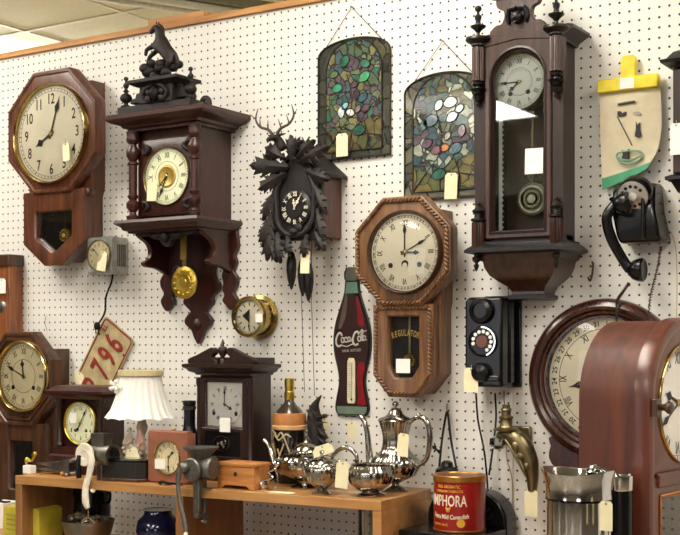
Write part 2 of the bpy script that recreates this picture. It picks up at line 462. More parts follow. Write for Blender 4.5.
# ceiling lights: recessed fluorescent panels
LENS_B = emit('light_lens_bright', 'fffaf0', 70.0)
LENS = emit('light_lens', 'fff8ec', 16.5)
def panel(x, off, label, th=.3):
    r = thing('ceiling_light', label, 'light', x, off, CEIL-.3, group='fluorescent ceiling panels of the shop')
    MB().box(-11, 11, -23, 23, -.05-th, -.05).build('lens', LENS if th < 1 else LENS_B, r)
    f = MB()
    for a in (-12, 11): f.box(a, a+1, -24, 24, -.5, 0)
    for a in (-24, 23): f.box(-12, 12, a, a+1, -.5, 0)
    f.build('frame', plain('light_frame', 'dcd8c8', .5), r)
    return r
for x, off in ((-140, 44), (-64, 44), (12, 44), (-132, 152), (-60, 152), (12, 152), (-60, 248)):
    panel(x, off, 'rectangular fluorescent ceiling panel above the shop aisle')
for x, off in ((-300, -184), (-198, -62), (-60, -150), (-150,-230)):  # added lights; their deep glowing sides brighten the ceiling beyond the partition
    panel(x, off, 'deep wraparound fluorescent ceiling light beyond the partition', 3.5)

# hanging strip fixture beyond the partition
px_, pz_ = W(200, 8, -90)
r = thing('strip_light', 'unlit hanging strip light fixture below the ceiling beyond the pegboard', 'light', -110, -40, 108)
r.rotation_euler = (0, 0, math.radians(63))
MB().box(-40, 40, -2.2, 2.2, 0, 1.6).build('housing', plain('fixture_grey', '8b8871', .5, .2), r, bevel=.2)
for o_ in (-1.4, 1.4):
    MB().lathe([(.6,-38),(.6,38)], (0,o_,-.6), 'x', 16).build('tube_lamp', plain('tube_off', 'd9d6c6', .3), r)
for x_ in (-30, 0, 30):
    MB().box(x_-1, x_+1, -2.6, 2.6, -.4, 1.9).build('bracket', M['steel'], r)
    MB().tube([(x_,0,1.8),(x_,0,5.7)], .12).build('hanger_rod', M['steel'], r)

# ================================================================== WALL CLOCKS
def drop_clock(name, label, cx, cz, H, br, front, mats, drop, kind, hands, dialmat, bmat, win=None, bc=(0,0), case=None, do_rope=False, size=None, inner=None, frame_prof=None, bw=.32):
    wd, wside = mats
    r = thing(name, label, 'clock', cx, 0, cz)
    # case behind (octagon half-width H, drop outline in 'drop')
    hw, ztop, hb, zc, zb, bh = case       # half width, top, drop half width, chamfer z, bottom z, bottom half width
    MB().prism([(-hw, ztop),(hw, ztop),(hw, -H*.9),(hb, -H*1.05),(hb, zc),(bh, zb),(-bh, zb),(-hb, zc),(-hb, -H*1.05),(-hw, -H*.9)], .05, front-1.5).build('case', wside, r, bevel=.08)
    oc = octagon(H)
    fr = annulus_frame(r, 'octagonal_frame', oc, br+.05, bc, front-1.5, front, wd)
    if do_rope:
        rp = MB(); rope(rp, inset(oc, .45), front+.08, .3, .42); rp.build('rope_moulding', wd, r)
    else:
        MB().steps(oc, [(.15, front-.02),(.25, front+.16),(.55, front+.18),(.75, front-.02)], False, False).build('edge_moulding', wd, r)
    dial_set(r, br-.05, bc, front+.12, dialmat, kind, size=size, hands=hands, inner=inner)
    bezel(r, br, bc, front, bw, bmat)
    glass_disk(r, br+.05, bc, front+.55, dome=.3)
    # drop with its little glazed door
    dh, dt, dc, db, dbh = drop
    outer = [(-dh, dt),(dh, dt),(dh, dc),(dbh, db),(-dbh, db),(-dh, dc)]
    wh, wt, wc, wb, wbh = win
    inner_ = [(-wh, wt),(wh, wt),(wh, wc),(wbh, wb),(-wbh, wb),(-wh, wc)]
    d = frame(r, 'drop_door', outer, inner_, front-1.45, front-.25, wd, lip=.28)
    if do_rope:
        rp = MB(); rope(rp, inset(outer, .4), front-.18, .26, .4); rp.build('rope_moulding', wd, d)
    glass_plate(d, inner_, front-.95)
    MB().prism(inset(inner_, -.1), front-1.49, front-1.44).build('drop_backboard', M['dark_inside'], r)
    return r
c1 = drop_clock('octagonal_wall_clock', 'large red-brown octagonal wall clock with arabic numerals at upper left', -115.9, 84.3, 8.05, 6.2, 4.0,
    (M['oak_red'], M['oak_red']), (5.45, -7.6, -14.4, -17.3, 1.6), 'arabic', (8, 3), M['dial_cream'], M['brass'],
    win=(3.2, -10.3, -13.5, -15.4, .35), bc=(.15,-.3), case=(5.7, 6.3, 5.3, -14.0, -16.8, 1.8))
pendulum(c1, 1.2, 2.75, -9, -13.4, .95, M['gold_paint'])
MB().box(3.1, 6.0, 2.2, 3.4, -8.6, -7.5).build('carved_ear', M['oak_red'], c1, bevel=.3)
MB().box(-6.0, -3.1, 2.2, 3.4, -8.6, -7.5).build('carved_ear', M['oak_red'], c1, bevel=.3)

c2 = drop_clock('octagonal_wall_clock', 'medium brown octagonal wall clock with rope-carved edges and REGULATOR lettering', -63.9, 66.7, 5.9, 4.15, 4.0,
    (M['oak_brown'], M['oak_brown']), (3.7, -5.6, -13.2, -15.5, 1.75), 'roman', (2, 50), M['dial_cream'], M['walnut'],
    win=(1.9, -6.9, -12.2, -13.4, 1.0), bc=(.5,-.1), case=(4.1, 4.4, 3.9, -13.0, -15.2, 2.0), do_rope=True, size=.8)
for o in list(c2.children):                       # this clock points to twelve and two
    if o.name.startswith(('hour_hand', 'minute_hand')): bpy.data.objects.remove(o)
for nme, ang, ln, wd in (('minute_hand', 0, 3.2, .13), ('hour_hand', 2*PI*2/12+.05, 2.9, .11), ('hour_hand', 2*PI*3/12+.05, 1.8, .16)):
    mb = MB(); mb.push(Matrix.Translation((.5,0,-.1)) @ Matrix.Rotation(ang,4,'Y')).prism([(-wd*.6,-.5),(wd*.6,-.5),(wd*.5,ln*.6),(wd*1.6,ln*.72),(0,ln),(-wd*1.6,ln*.72),(-wd*.5,ln*.6)], 4.2, 4.24).pop(); mb.build(nme, M['ink'], c2)
# calendar ring, moon mark and winding holes
mb = MB()
for k in range(31):
    a = PI/2-2*PI*k/31; mb.text(str(k+1), .3, .5+3.85*math.cos(a), -.1+3.85*math.sin(a), 4.13, a-PI/2, .01)
mb.lathe([(.42, 4.13),(.42, 4.16),(.02, 4.17)], (.5,0,-1.35), 'o', 20)
mb.build('calendar_ring', M['ink'], c2)
MB().lathe([(.3, 4.165),(.3, 4.19),(.02, 4.2)], (.5,0,-1.5), 'o', 20).build('moon_mark', M['dial_cream'], c2)
winding_holes(c2, (.5,-.1), 4.13, .28, 1.75, -1.35)
mb = MB()
wordr = 'REGULATOR'
for i, ch in enumerate(wordr):
    t = (i-4)/4; mb.text(ch, .95, t*1.55, -8.75-.28*abs(t)**2+.14, 3.12, -t*.22, .02, sx=.5)
mb.build('gold_lettering', M['gold_paint'], c2)
pendulum(c2, .3, 2.72, -6.5, -11.6, .8, M['brass'])

c3 = drop_clock('octagonal_wall_clock', 'dark brown octagonal wall clock with roman numerals left of the shelf, partly cropped', -121.9, 52.2, 6.25, 4.35, 4.0,
    (M['walnut'], M['walnut']), (4.6, -5.8, -17, -18.2, 3.2), 'roman', (11, 49), M['dial_old'], M['brass'],
    win=(2.1, -8.2, -14.5, -14.6, 2.0), bc=(1.0,.4), case=(5.3, 4.0, 5.2, -15, -19.0, 2.6), size=.95, inner=.5, bw=.45)
MB().steps(octagon(6.25), [(.8, 4.0),(.9, 4.25),(1.2, 4.3),(1.35, 4.0)], False, False).build('edge_moulding', M['walnut'], c3)
winding_holes(c3, (1.0,.4), 4.15, .3, 1.9, -1.5)

# ------------------------------------------------------------------ ornate wall clock with the horse
R = M['mahogany']
c4 = thing('ornate_wall_clock', 'tall carved mahogany wall clock crowned with a rearing horse', 'clock', -94.35, 0, 76.6)
MB().box(-4.7, 4.7, .1, 6.2, -5.0, 5.7).build('case', R, c4, bevel=.05)
annulus_frame(c4, 'dial_surround', [(-3.9,-4.6),(3.9,-4.6),(3.9,4.6),(-3.9,4.6)], 3.35, (.3,0), 6.2, 6.75, R)
mb = MB()
for sx in (-1, 1):
    for sz in (-1, 1):
        mb.tube([(.3+sx*3.4,6.9,sz*3.9),(.3+sx*2.8,6.95,sz*3.6),(.3+sx*2.9,6.95,sz*3.1),(.3+sx*3.5,6.9,sz*2.9),(.3+sx*3.6,6.9,sz*3.5)], [.12,.28,.3,.22,.1], 8, 4)
mb.build('spandrel_carving', M['carved'], c4)
dial_set(c4, 3.3, (.3,0), 6.75, M['dial_green'], 'roman', hands=(7, 34), size=.8, inner=.52)
MB().lathe([(1.35,6.75),(1.3,6.83),(1.1,6.86),(1.0,6.8),(.05,6.81)], (.3,0,0), 'o', 40).build('dial_centre', M['gold_paint'], c4)
bezel(c4, 3.3, (.3,0), 6.7, .2, M['old_brass'], h=.35)
col_prof = [(.75,-5),(.8,-4.5),(.45,-4.3),(.4,-4.0),(.8,-3.4),(.8,-2.9),(.42,-2.5),(.65,-2.2),(.65,-2.0),(.5,-1.9),(.5,1.6),(.65,1.7),(.65,1.9),(.42,2.1),(.78,2.7),(.82,3.3),(.48,3.9),(.42,4.1),(.75,4.4),(.82,4.7),(.72,5.0),(.82,5.6)]
for sx in (-1, 1): MB().lathe(col_prof, (sx*4.75,7.05,0), 'z', 20).build('turned_column', R, c4)
def tier(x, o, z, name='cornice', mat=R, parent=c4):      # stepped rectangular moulding: half width, front offset, height
    return MB().loft([[(-a,.05,h),(a,.05,h),(a,b,h),(-a,b,h)] for a, b, h in zip(x, o, z)]).build(name, mat, parent)
tier((5.3,5.3,5.7,5.9,6.9,7.6,7.6,7.3), (7.4,7.4,7.8,8.0,8.6,9.0,9.0,8.8), (5.6,5.9,6.0,6.3,6.6,7.0,7.5,7.6))
tier((6.0,6.3,6.4,6.2,5.9,5.7,5.4,5.4), (8.2,8.6,8.7,8.4,8.0,7.8,7.2,7.2), (-5.0,-5.05,-5.4,-5.6,-5.8,-6.2,-6.3,-6.5), 'lower_shelf')
MB().box(-6.5, 4.7, 4.2, 7.9, 7.6, 8.6).build('upper_plinth', M['carved'], c4, bevel=.1)
ped = MB().box(-2.9, 2.1, 5.2, 8.0, 8.6, 10.9); ped.build('pedestal', M['carved'], c4, bevel=.08)
mb = MB()
for sx in (-1, 1):
    mb.push(Matrix.Translation((-.4,2.4,-.6)))
    for k, (zz, rr) in enumerate(((9.6,.5),(10.4,.42),(11.1,.35))): mb.ball((sx*1.0,5.6,zz), rr, n=10)
    mb.ball((0,5.7,10.2), .7, sz=1.3); mb.tube([(sx*.3,5.75,11.2),(sx*1.3,5.8,10.9),(sx*1.9,5.75,10.1),(sx*1.4,5.7,9.5)], [.15,.25,.2,.12], 8, 3); mb.pop()
mb.build('pedestal_carving', M['carved'], c4)
for sx in (-1, 1):                      # scrolls flanking the pedestal
    s = smoothpts([(sx*2.4-.4,9.0),(sx*2.4-.4,11.3),(sx*2.9-.4,10.9),(sx*3.1-.4,10.2),(sx*3.7-.4,10.1),(sx*3.9-.4,9.6),(sx*4.4-.4,9.5),(sx*4.7-.4,9.0)], 4)
    MB().prism(s, 6.0, 7.2).build('scroll_bracket', M['carved'], c4, bevel=.08)
    mb = MB().tube([(sx*6.9,7.0,7.7),(sx*6.7,7.0,8.3),(sx*6.2,7.0,8.5),(sx*5.8,7.0,8.2),(sx*6.1,7.0,7.9)], [.3,.34,.34,.3,.2], 10, 4)
    mb.build('corner_scroll', M['carved'], c4)
fin = [(.5,0),(.55,.2),(.25,.35),(.2,.5),(.55,.8),(.62,1.1),(.5,1.4),(.2,1.6),(.18,1.7),(.34,1.8),(.18,1.95),(.15,2.1),(.3,2.35),(.3,2.5),(.12,2.75),(.1,2.9),(.24,3.1),(.2,3.3),(.03,3.4)]
for sx in (-1, 1): MB().lathe([(a*1.2, b_*1.12) for a, b_ in fin], (sx*5.0-.9,7.0,8.6), 'z', 18).build('turned_finial', M['carved'], c4)
MB().loft([[(-.4-a,6.6-b,h),(-.4+a,6.6-b,h),(-.4+a,6.6+b,h),(-.4-a,6.6+b,h)] for a, b, h in ((2.8,1.6,10.6),(3.2,1.8,10.8),(3.9,2.3,11.0),(3.9,2.3,11.35),(3.4,1.9,11.45))]).build('platform', M['carved'], c4)
# rocks and rearing horse
hx = -.9
mb = MB()
for k in range(26):
    mb.ball((hx+random.uniform(-2.3,2.3), 6.6+random.uniform(-.9,.9), 11.6+random.uniform(0,1.9)), random.uniform(.45,.85), sz=.9, n=8)
mb.build('carved_rockwork', M['carved'], c4)
def skin(name, verts, edges, rad, mat, parent, sub=2):
    me = bpy.data.meshes.new(name); me.from_pydata([(x*I,-o*I,z*I) for x,o,z in verts], edges, [])
    ob = bpy.data.objects.new(name, me); COL.objects.link(ob); ob.parent = parent
    md = ob.modifiers.new('skin', 'SKIN'); md.use_smooth_shade = True
    for i, q in enumerate(rad):
        q = q if isinstance(q, tuple) else (q, q)
        me.skin_vertices[0].data[i].radius = (q[0]*I, q[1]*I); me.skin_vertices[0].data[i].use_root = (i == 0)
    sb = ob.modifiers.new('subdivision', 'SUBSURF'); sb.levels = sub; sb.render_levels = sub
    me.materials.append(mat); return ob
hv = [(hx+(a-hx)*1.12-.1, b_+2.6, 11.6+(c_-12.3)*.98) for a, b_, c_ in [(hx+1.5,4,14.9),(hx+.9,4,15.7),(hx+.3,4,16.6),(hx+.1,4,17.5),(hx-.1,4,18.3),(hx-.5,4,18.75),(hx-1.3,4,18.0),   # rump, belly, chest, neck, poll, head, muzzle
      (hx+1.7,4.4,14.0),(hx+1.2,4.4,13.3),(hx+1.7,3.6,14.0),(hx+1.5,3.6,13.0),                                            # hind legs
      (hx-.6,4.4,16.3),(hx-1.5,4.4,16.0),(hx-1.6,4.4,15.2),(hx-.5,3.6,16.0),(hx-1.7,3.6,15.3),(hx-2.0,3.6,14.4),         # forelegs
      (hx+2.2,4,15.0),(hx+2.5,4,14.1),(hx+2.3,4,13.2)]]                                                                    # tail
skin('horse_figure', hv, [(0,1),(1,2),(2,3),(3,4),(4,5),(5,6),(0,7),(7,8),(0,9),(9,10),(2,11),(11,12),(12,13),(2,14),(14,15),(15,16),(0,17),(17,18),(18,19)],
     [.95,.82,.85,.6,.45,.45,.24,.5,.28,.5,.26,.33,.26,.2,.33,.26,.2,.26,.3,.14], M['carved'], c4)
mb = MB().push(Matrix.Translation((-.1,2.6,-.8)))
for sx in (-.15,.15): mb.tube([(hx-.3,4+sx,18.9),(hx-.25,4+sx*1.6,19.35)], [.12,.02], 6)
mb.tube([(hx-.1,4,19.0),(hx+.45,4,18.4),(hx+.6,4,17.6),(hx+.75,4,16.8)], [.1,.22,.22,.1], 8, 3)
mb.build('horse_mane', M['carved'], c4)
# lower backboard: three scalloped pendants
half = [(0,-19.8),(.6,-19.0),(1.0,-18.1),(1.9,-17.4),(2.05,-16.8),(1.6,-16.2),(1.15,-15.8),(1.7,-15.3),(2.3,-14.7),(2.2,-14.0),(3.1,-13.3),(3.3,-12.5),(2.7,-11.8),(2.5,-10.9),(2.9,-10.2),(3.5,-10.1),(3.9,-10.7),
        (3.7,-11.6),(3.95,-12.4),(3.8,-13.2),(4.1,-13.9),(3.8,-14.5),(4.3,-15.1),(5.0,-15.7),(5.7,-15.0),(5.9,-14.3),(5.4,-13.5),(5.9,-12.7),(6.0,-11.8),(5.4,-10.9),(5.9,-10.0),(5.6,-9.0),(6.1,-8.1),(5.9,-6.2)]
MB().prism(mirror(smoothpts(half, 3)), .1, .75).build('scalloped_backboard', R, c4, bevel=.08)
MB().lathe([(.65,0),(.6,.2),(.35,.3),(.02,.42)], (0,.75,-17.3), 'o', 20).build('turned_boss', R, c4)
for sx in (-1, 1):
    br_ = smoothpts([(.7,-6.4),(6.0,-6.4),(5.6,-7.0),(4.4,-7.6),(3.9,-8.5),(4.2,-9.4),(5.2,-9.9),(4.7,-10.4),(3.2,-10.5),(2.0,-10.8),(.7,-11.3)], 3)
    MB().xprism(br_, sx*4.9-.35, sx*4.9+.35).build('scroll_corbel', R, c4, bevel=.1)
mb = MB()
mb.prism(smoothpts(mirror([(0,-8.3),(.6,-8.0),(1.0,-7.4),(2.0,-7.3),(2.7,-6.9),(3.8,-6.9),(4.6,-6.4)]), 2), 5.9, 6.6)
mb.ball((0,6.7,-7.1), .6, sz=1.1)
for sx in (-1,1): mb.tube([(sx*.7,6.7,-6.8),(sx*1.7,6.75,-7.0),(sx*2.4,6.7,-6.7)], [.2,.3,.15], 8, 3)
mb.build('apron_carving', M['carved'], c4)
pendulum(c4, .15, 3.4, -6.3, -12.4, 1.95, M['gold'], rod=.32)
MB().box(-.3, .6, 3.45, 3.6, -9.6, -6.4).build('pendulum_grille', M['gold_paint'], c4)

# ------------------------------------------------------------------ cuckoo clock
c5 = thing('cuckoo_clock', 'dark carved cuckoo clock with leaves and an antlered stag head', 'clock', -76.8, 0, 72.0)
MB().box(-2.9, 2.9, .1, 4.2, -3.2, 4.5).build('case', M['red_side'], c5, bevel=.05)
MB().loft([[(-4.2,.1,3.4),(0,.1,7.0),(3.7,.1,3.8),(3.7,.1,3.4),(0,.1,6.5),(-4.2,.1,3.0)],[(-4.2,5.0,3.4),(0,5.0,7.0),(3.7,5.0,3.8),(3.7,5.0,3.4),(0,5.0,6.5),(-4.2,5.0,3.0)]]).build('gable_roof', M['carved'], c5)
MB().prism([(-3.4,-3.6),(3.2,-3.6),(3.2,3.4),(0,6.2),(-3.4,3.4)], 4.2, 4.8).build('front_panel', M['carved'], c5, bevel=.08)
d = MB().lathe([(2.05,4.8),(2.05,5.1),(1.6,5.3),(1.5,5.15),(1.1,5.15),(1.05,5.25),(.05,5.25)], (0,0,0), 'o', 40).build('dial', M['ebony'], c5)
mb = MB()
for h in range(12):
    a = PI/2-2*PI*h/12; mb.text(ROM[h], .74, 1.5*math.cos(a), 1.55*math.sin(a), 5.25, a-PI/2, .05, sx=.62)
mb.build('numerals', M['ivory'], d)
for nme, ang, ln in (('hour_hand', -.12, 1.0), ('minute_hand', .55, 1.35)):
    mb = MB(); mb.push(Matrix.Rotation(ang,4,'Y')).prism([(-.05,-.2),(.05,-.2),(.06,ln*.4),(.22,ln*.55),(.06,ln*.7),(.12,ln*.85),(0,ln),(-.12,ln*.85),(-.06,ln*.7),(-.22,ln*.55),(-.06,ln*.4)], 5.35, 5.42).pop(); mb.build(nme, M['ivory'], c5)
def leaf(name, x, o, z, ang, L, Wd, lift=.5, parent=None, mat=None, roll=0.0):
    # lobed leaf with a raised midrib; ang measured anticlockwise from straight right
    rows = [(0,.08),(.12,.5),(.2,.28),(.34,.85),(.42,.5),(.55,1.0),(.63,.55),(.76,.75),(.82,.36),(.93,.3),(1,.02)]
    mb = MB(); mb.push(Matrix.Translation((x,o,z)) @ Matrix.Rotation(-ang,4,'Y') @ Matrix.Rotation(roll,4,'X'))
    loops = []
    for t, w in rows:
        cz_ = lift*math.sin(t*PI*.8); ww = w*Wd/2; s_ = t*L; sk = .12*L*(w > .6)
        loops.append([(s_, cz_+.28, 0),(s_+sk*.3, cz_+.1, ww*.5),(s_+sk, cz_-.12, ww),(s_+sk*.3, cz_-.2, ww*.5),(s_, cz_-.1, 0),(s_+sk*.3, cz_-.2, -ww*.5),(s_+sk, cz_-.12, -ww),(s_+sk*.3, cz_+.1, -ww*.5)])
    mb.loft(loops).pop()
    return mb.build(name, mat or M['carved'], parent)
D2 = PI/180
for (x,o,z,a,L,w_) in ((-.9,5.2,4.6,174,5.2,2.9),(.4,5.2,5.0,18,4.4,2.6),(-1.2,5.3,3.9,205,3.9,2.2),(1.4,5.2,4.0,-20,3.6,2.2),
    (-1.3,5.4,5.6,150,2.8,2.2),(-.6,5.4,6.0,60,1.8,1.5),(.4,5.4,5.4,35,3.2,2.2),(-2.0,5.3,6.3,190,1.9,1.5),(-1.0,5.3,6.6,15,2.6,1.7),(0,5.7,5.0,90,3.0,2.0),
    (-2.6,5.1,2.4,245,4.0,2.0),(-3.1,5.1,0,255,4.4,2.3),(-3.2,5.0,-1.6,262,4.2,2.4),(-2.4,5.2,-2.6,280,3.6,2.0),(-3.0,5.0,-1.0,235,3.2,1.8),
    (2.6,5.1,2.6,-65,4.0,1.9),(2.9,5.1,0,-75,4.2,2.0),(2.6,5.1,-2.4,-60,3.0,1.9),(1.6,5.2,-3.0,-95,2.6,1.7),(-.9,5.3,-3.0,-80,2.4,1.6),(-3.4,5.0,-3.2,290,3.0,1.8)):
    leaf('carved_leaf', x, o, z, a*D2, L, w_, parent=c5)
mb = MB()
for sx in (-1,1):
    mb.tube([(sx*1.8,5.1,3.6),(sx*2.6,5.2,2.0),(sx*2.5,5.2,.2),(sx*2.3,5.2,-1.6),(sx*1.2,5.2,-2.8),(0,5.3,-3.1)], [.3,.38,.3,.35,.3,.25], 8, 4)
mb.ball((0,5.4,-2.7), .55, sz=.8); mb.lathe([(.5,0),(.5,.2),(.3,.3),(.02,.35)], (.4,5.0,-2.2), 'o', 14)
mb.build('carved_vine', M['carved'], c5)
MB().box(-1.8, -1.1, 5.2, 5.7, -4.3, -3.5).build('carved_bird', M['carved'], c5, bevel=.25)
sh = skin('stag_head', [(-1.6,5.2,6.4),(-1.9,5.3,7.3),(-2.2,5.7,8.0),(-2.4,6.5,7.8),(-2.5,7.1,7.4)], [(0,1),(1,2),(2,3),(3,4)], [.7,.6,.55,.34,.22], M['carved'], c5)
mb = MB()
for sx, tip in ((-1,(-2.4,11.9)),(1,(.9,11.3))):
    bx = -2.3+.3*sx
    pts = [(bx,5.9,8.3),(bx+sx*.6,5.9,8.9),(bx+sx*1.7,5.9,9.3),(bx+sx*2.3,5.9,10.2),(bx+sx*2.0,5.9,11.4)]
    mb.tube(pts, [.2,.17,.14,.11,.04], 8, 4)
    mb.tube([pts[1],(bx+sx*.4,6.2,9.9)], [.12,.03], 6); mb.tube([pts[2],(bx+sx*1.5,6.2,10.3)], [.11,.03], 6); mb.tube([pts[3],(bx+sx*2.9,6.1,10.8)], [.09,.03], 6)
mb.build('antlers', plain('antler', '43352a', .6), sh)
mb = MB()
for sx in (-1, 1): mb.tube([(-2.2+sx*.4,5.7,8.2),(-2.2+sx*1.2,5.6,8.3)], [.2,.05], 8)
mb.build('ears', M['carved'], sh)
for x_, zt, zb in ((-1.75,-4,-9.0),(-.2,-5.4,-9.8),(.6,-6,-10.4)):
    mb = MB().lathe([(.1,0),(.32,-.3),(.5,-1.2),(.52,-2.2),(.4,-3.3),(.15,-4.2),(.03,-4.4)], (x_,3.4,zb+4.4), 'z', 14, flute=.12, fn=8)
    wgt = mb.build('pine_cone_weight', M['ebony'], c5)
    MB().tube([(x_,3.4,-3.2),(x_,3.4,zb+4.4)], .05, 6).build('chain', M['wire'], wgt)
for px0, px1, yb in ((303,306,392),(313,316,396)):
    x0, z0 = W(px0, 300, 2.2); x1, z1 = W(px1, yb, 2.2)
    MB().tube([(x0+76.6,2.2,-3.2),(x0+76.6,2.2,z0-72),(x1+76.6,2.2,z1-72)], .045, 6).build('chain', M['wire'], c5)

# ------------------------------------------------------------------ tall glazed regulator
V = M['vienna_wood']; EB = M['ebony']
c6 = thing('regulator_wall_clock', 'tall glazed dark wall clock with turned columns and a carved pediment', 'clock', -49.9, 0, 66.2)
mb = MB()
mb.box(-3.9, 3.9, .05, .5, 1, 21.5)
mb.box(-3.9, -3.4, .5, 4.6, 1, 21.5); mb.box(3.4, 3.9, .5, 4.6, 1, 21.5); mb.box(-3.9, 3.9, .5, 4.6, 20.8, 21.5); mb.box(-3.9, 3.9, .5, 4.6, 1, 1.6)
mb.build('case', M['dark_walnut'], c6)
MB().box(-3.38, 3.38, .52, .6, 1.7, 20.7).build('backboard', plain('dark_red_back', '5a4038', .5), c6)
def arch(hw, z0, zs, n=14, rise=None):
    rise = rise or hw
    return [(hw, z0), (hw, zs)]+[(hw*math.cos(PI*k/n), zs+rise*math.sin(PI*k/n)) for k in range(1, n)]+[(-hw, zs), (-hw, z0)]
n_ = 14
ai = arch(2.75, 2.0, 17.2, n_, 2.75)
ao = [(3.6, 1.2), (3.6, 17.2)]+[(3.6*max(-1,min(1,1.6*math.cos(PI*k/n_))), min(21.0, 17.2+5.5*math.sin(PI*k/n_))) for k in range(1, n_)]+[(-3.6, 17.2), (-3.6, 1.2)]
frame(c6, 'glazed_door', ao, ai, 4.6, 5.4, V, lip=.2)
MB().steps(ai, [(-.35, 5.35),(-.3, 5.5),(-.12, 5.55),(0, 5.3)], False, False).build('door_moulding', M['dark_walnut'], c6)
dg = glass_plate(c6, ai, 4.85, 'door_glass', M['door_glass'])
dial_set(c6, 2.75, (-.35,16.95), 4.15, M['dial_white'], 'roman', hands=(7, 45), size=.62, inner=.5, ticks=True)
bezel(c6, 2.72, (-.35,16.95), 4.0, .22, M['brass'], h=.4)
MB().lathe([(1.3,4.15),(1.3,4.19),(1.2,4.21),(1.15,4.17),(.05,4.17)], (-.35,0,16.95), 'o', 40).build('dial_centre', M['dial_white'], c6)
winding_holes(c6, (-.35,16.95), 4.17, .24, .95, -1.1)
MB().lathe([(2.3,.6),(2.3,4.0),(2.2,4.05)], (-.2,0,16.95), 'o', 32).build('movement', M['dark_walnut'], c6)
pendulum(c6, .1, 1.9, 14.5, 5.4, 1.65, plain('pale_bob', 'b9b39a', .35, .6), rod=.09, fancy=False)
mb = MB()
for rr in (1.2,.85,.5): mb.lathe([(rr,2.18),(rr,2.26),(rr-.08,2.26),(rr-.08,2.18)], (.1,0,5.4), 'o', 32)
mb.tube([(-.9,2.1,7.4),(-.4,2.1,8.0),(.1,2.1,7.3),(.6,2.1,8.0),(1.1,2.1,7.4)], .12, 8, 4)
mb.build('pendulum_crest', M['old_brass'], c6)
mb = MB(); mb.box(-2.7, -2.35, 3.8, 3.95, 2.2, 13.8)  # white toothed strip modelled in place of the reflection at the glass edge
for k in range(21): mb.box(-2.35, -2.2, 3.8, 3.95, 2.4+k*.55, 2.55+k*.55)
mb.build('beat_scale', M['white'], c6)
# attached half columns, upper and lower, each side
capU = [(.5,0),(.35,.12),(.4,.3),(.75,.4),(.85,.5),(.4,.62),(.36,.75),(.6,.95),(.62,1.05),(.5,1.2),(.52,1.35),(.55,4.7),(.5,4.75),(.7,4.95),(.75,5.1),(1.1,5.3),(1.15,5.6),(.9,5.75),(.3,5.8)]
for sx in (-1, 1):
    x_ = sx*4.2
    cu = MB().lathe([(.06,-1.3),(.16,-1.15),(.25,-.95),(.12,-.8),(.36,-.55),(.5,-.3),(.3,-.1)]+capU[:10], (x_,5.6,15.85), 'z', 20).build('upper_column_drop', EB, c6)
    MB().lathe([(.52,1.3),(.58,1.35),(.58,4.7),(.52,4.75)], (x_,5.6,15.85), 'z', 32, flute=.1, fn=16).build('fluted_column', V, c6)
    MB().lathe([(.5,4.75),(.7,4.9),(.7,5.05),(1.15,5.3),(1.3,5.45),(1.25,5.7),(.7,5.8),(.25,5.85),(.18,6.2),(.4,6.5),(.75,6.75),(.8,6.9),(.3,7.05),(.25,7.4),(.34,7.6),(.36,7.9),(.15,8.1),(.14,8.3),(.3,8.45),(.36,8.65),(.3,8.85),(.03,9.0)], (x_,5.6,15.85), 'z', 24).build('finial', EB, c6)
    MB().lathe([(.55,0),(.6,.1),(.6,2.6),(.5,2.7)], (x_,5.6,.3), 'z', 32, flute=.1, fn=16).build('fluted_base_column', V, c6)
    MB().lathe([(.5,2.7),(.75,2.8),(.75,3.0),(.4,3.1),(.38,3.5),(.6,3.7),(.62,3.85),(.4,4.0),(.2,4.3),(.28,4.5),(.04,4.8)], (x_,5.6,.3), 'z', 20).build('base_column_cap', EB, c6)
    MB().box(sx*4.2-.55, sx*4.2+.55, 4.4, 5.2, .3, 20.6).build('column_backing', M['dark_walnut'], c6)
def tier6(x, o, z, name, mat, o0=.05, x0=0):
    return MB().loft([[(x0-a,o0,h),(x0+a,o0,h),(x0+a,b,h),(x0-a,b,h)] for a, b, h in zip(x, o, z)]).build(name, mat, c6)
tier6((4.4,4.4,4.8,5.1,5.3,5.3,4.7), (5.6,5.6,6.0,6.4,6.6,6.6,6.0), (.95,.8,.55,.3,.1,-.15,-.3), 'base_moulding', EB)
mb = MB()
mb.loft([[(-a,.05,h),(a,.05,h),(a*.98,b,h),(-a*.98,b,h)] for a, b, h in ((4.6,5.4,-.3),(4.3,5.2,-.9),(4.0,5.1,-1.0),(3.9,5.0,-1.6),(3.5,4.6,-2.4),(2.8,3.9,-3.0),(2.1,3.2,-3.5),(1.8,2.8,-4.0),(1.75,2.8,-4.3))])
mb.build('base_bowl', V, c6)
tier6((1.75,2.1,2.1,1.8), (2.8,3.1,3.1,2.9), (-4.3,-4.4,-4.75,-4.85), 'bowl_foot', EB)
MB().lathe([(.06,-1.9),(.2,-1.6),(.3,-1.3),(.12,-1.1),(.4,-.8),(.45,-.5),(.2,-.35),(.3,-.2),(.3,-.1)], (-4.3,5.8,-.1), 'z', 18).build('drop_finial', EB, c6)
MB().lathe([(.06,-1.9),(.2,-1.6),(.3,-1.3),(.12,-1.1),(.4,-.8),(.45,-.5),(.2,-.35),(.3,-.2),(.3,-.1)], (4.3,5.8,-.1), 'z', 18).build('drop_finial', EB, c6)
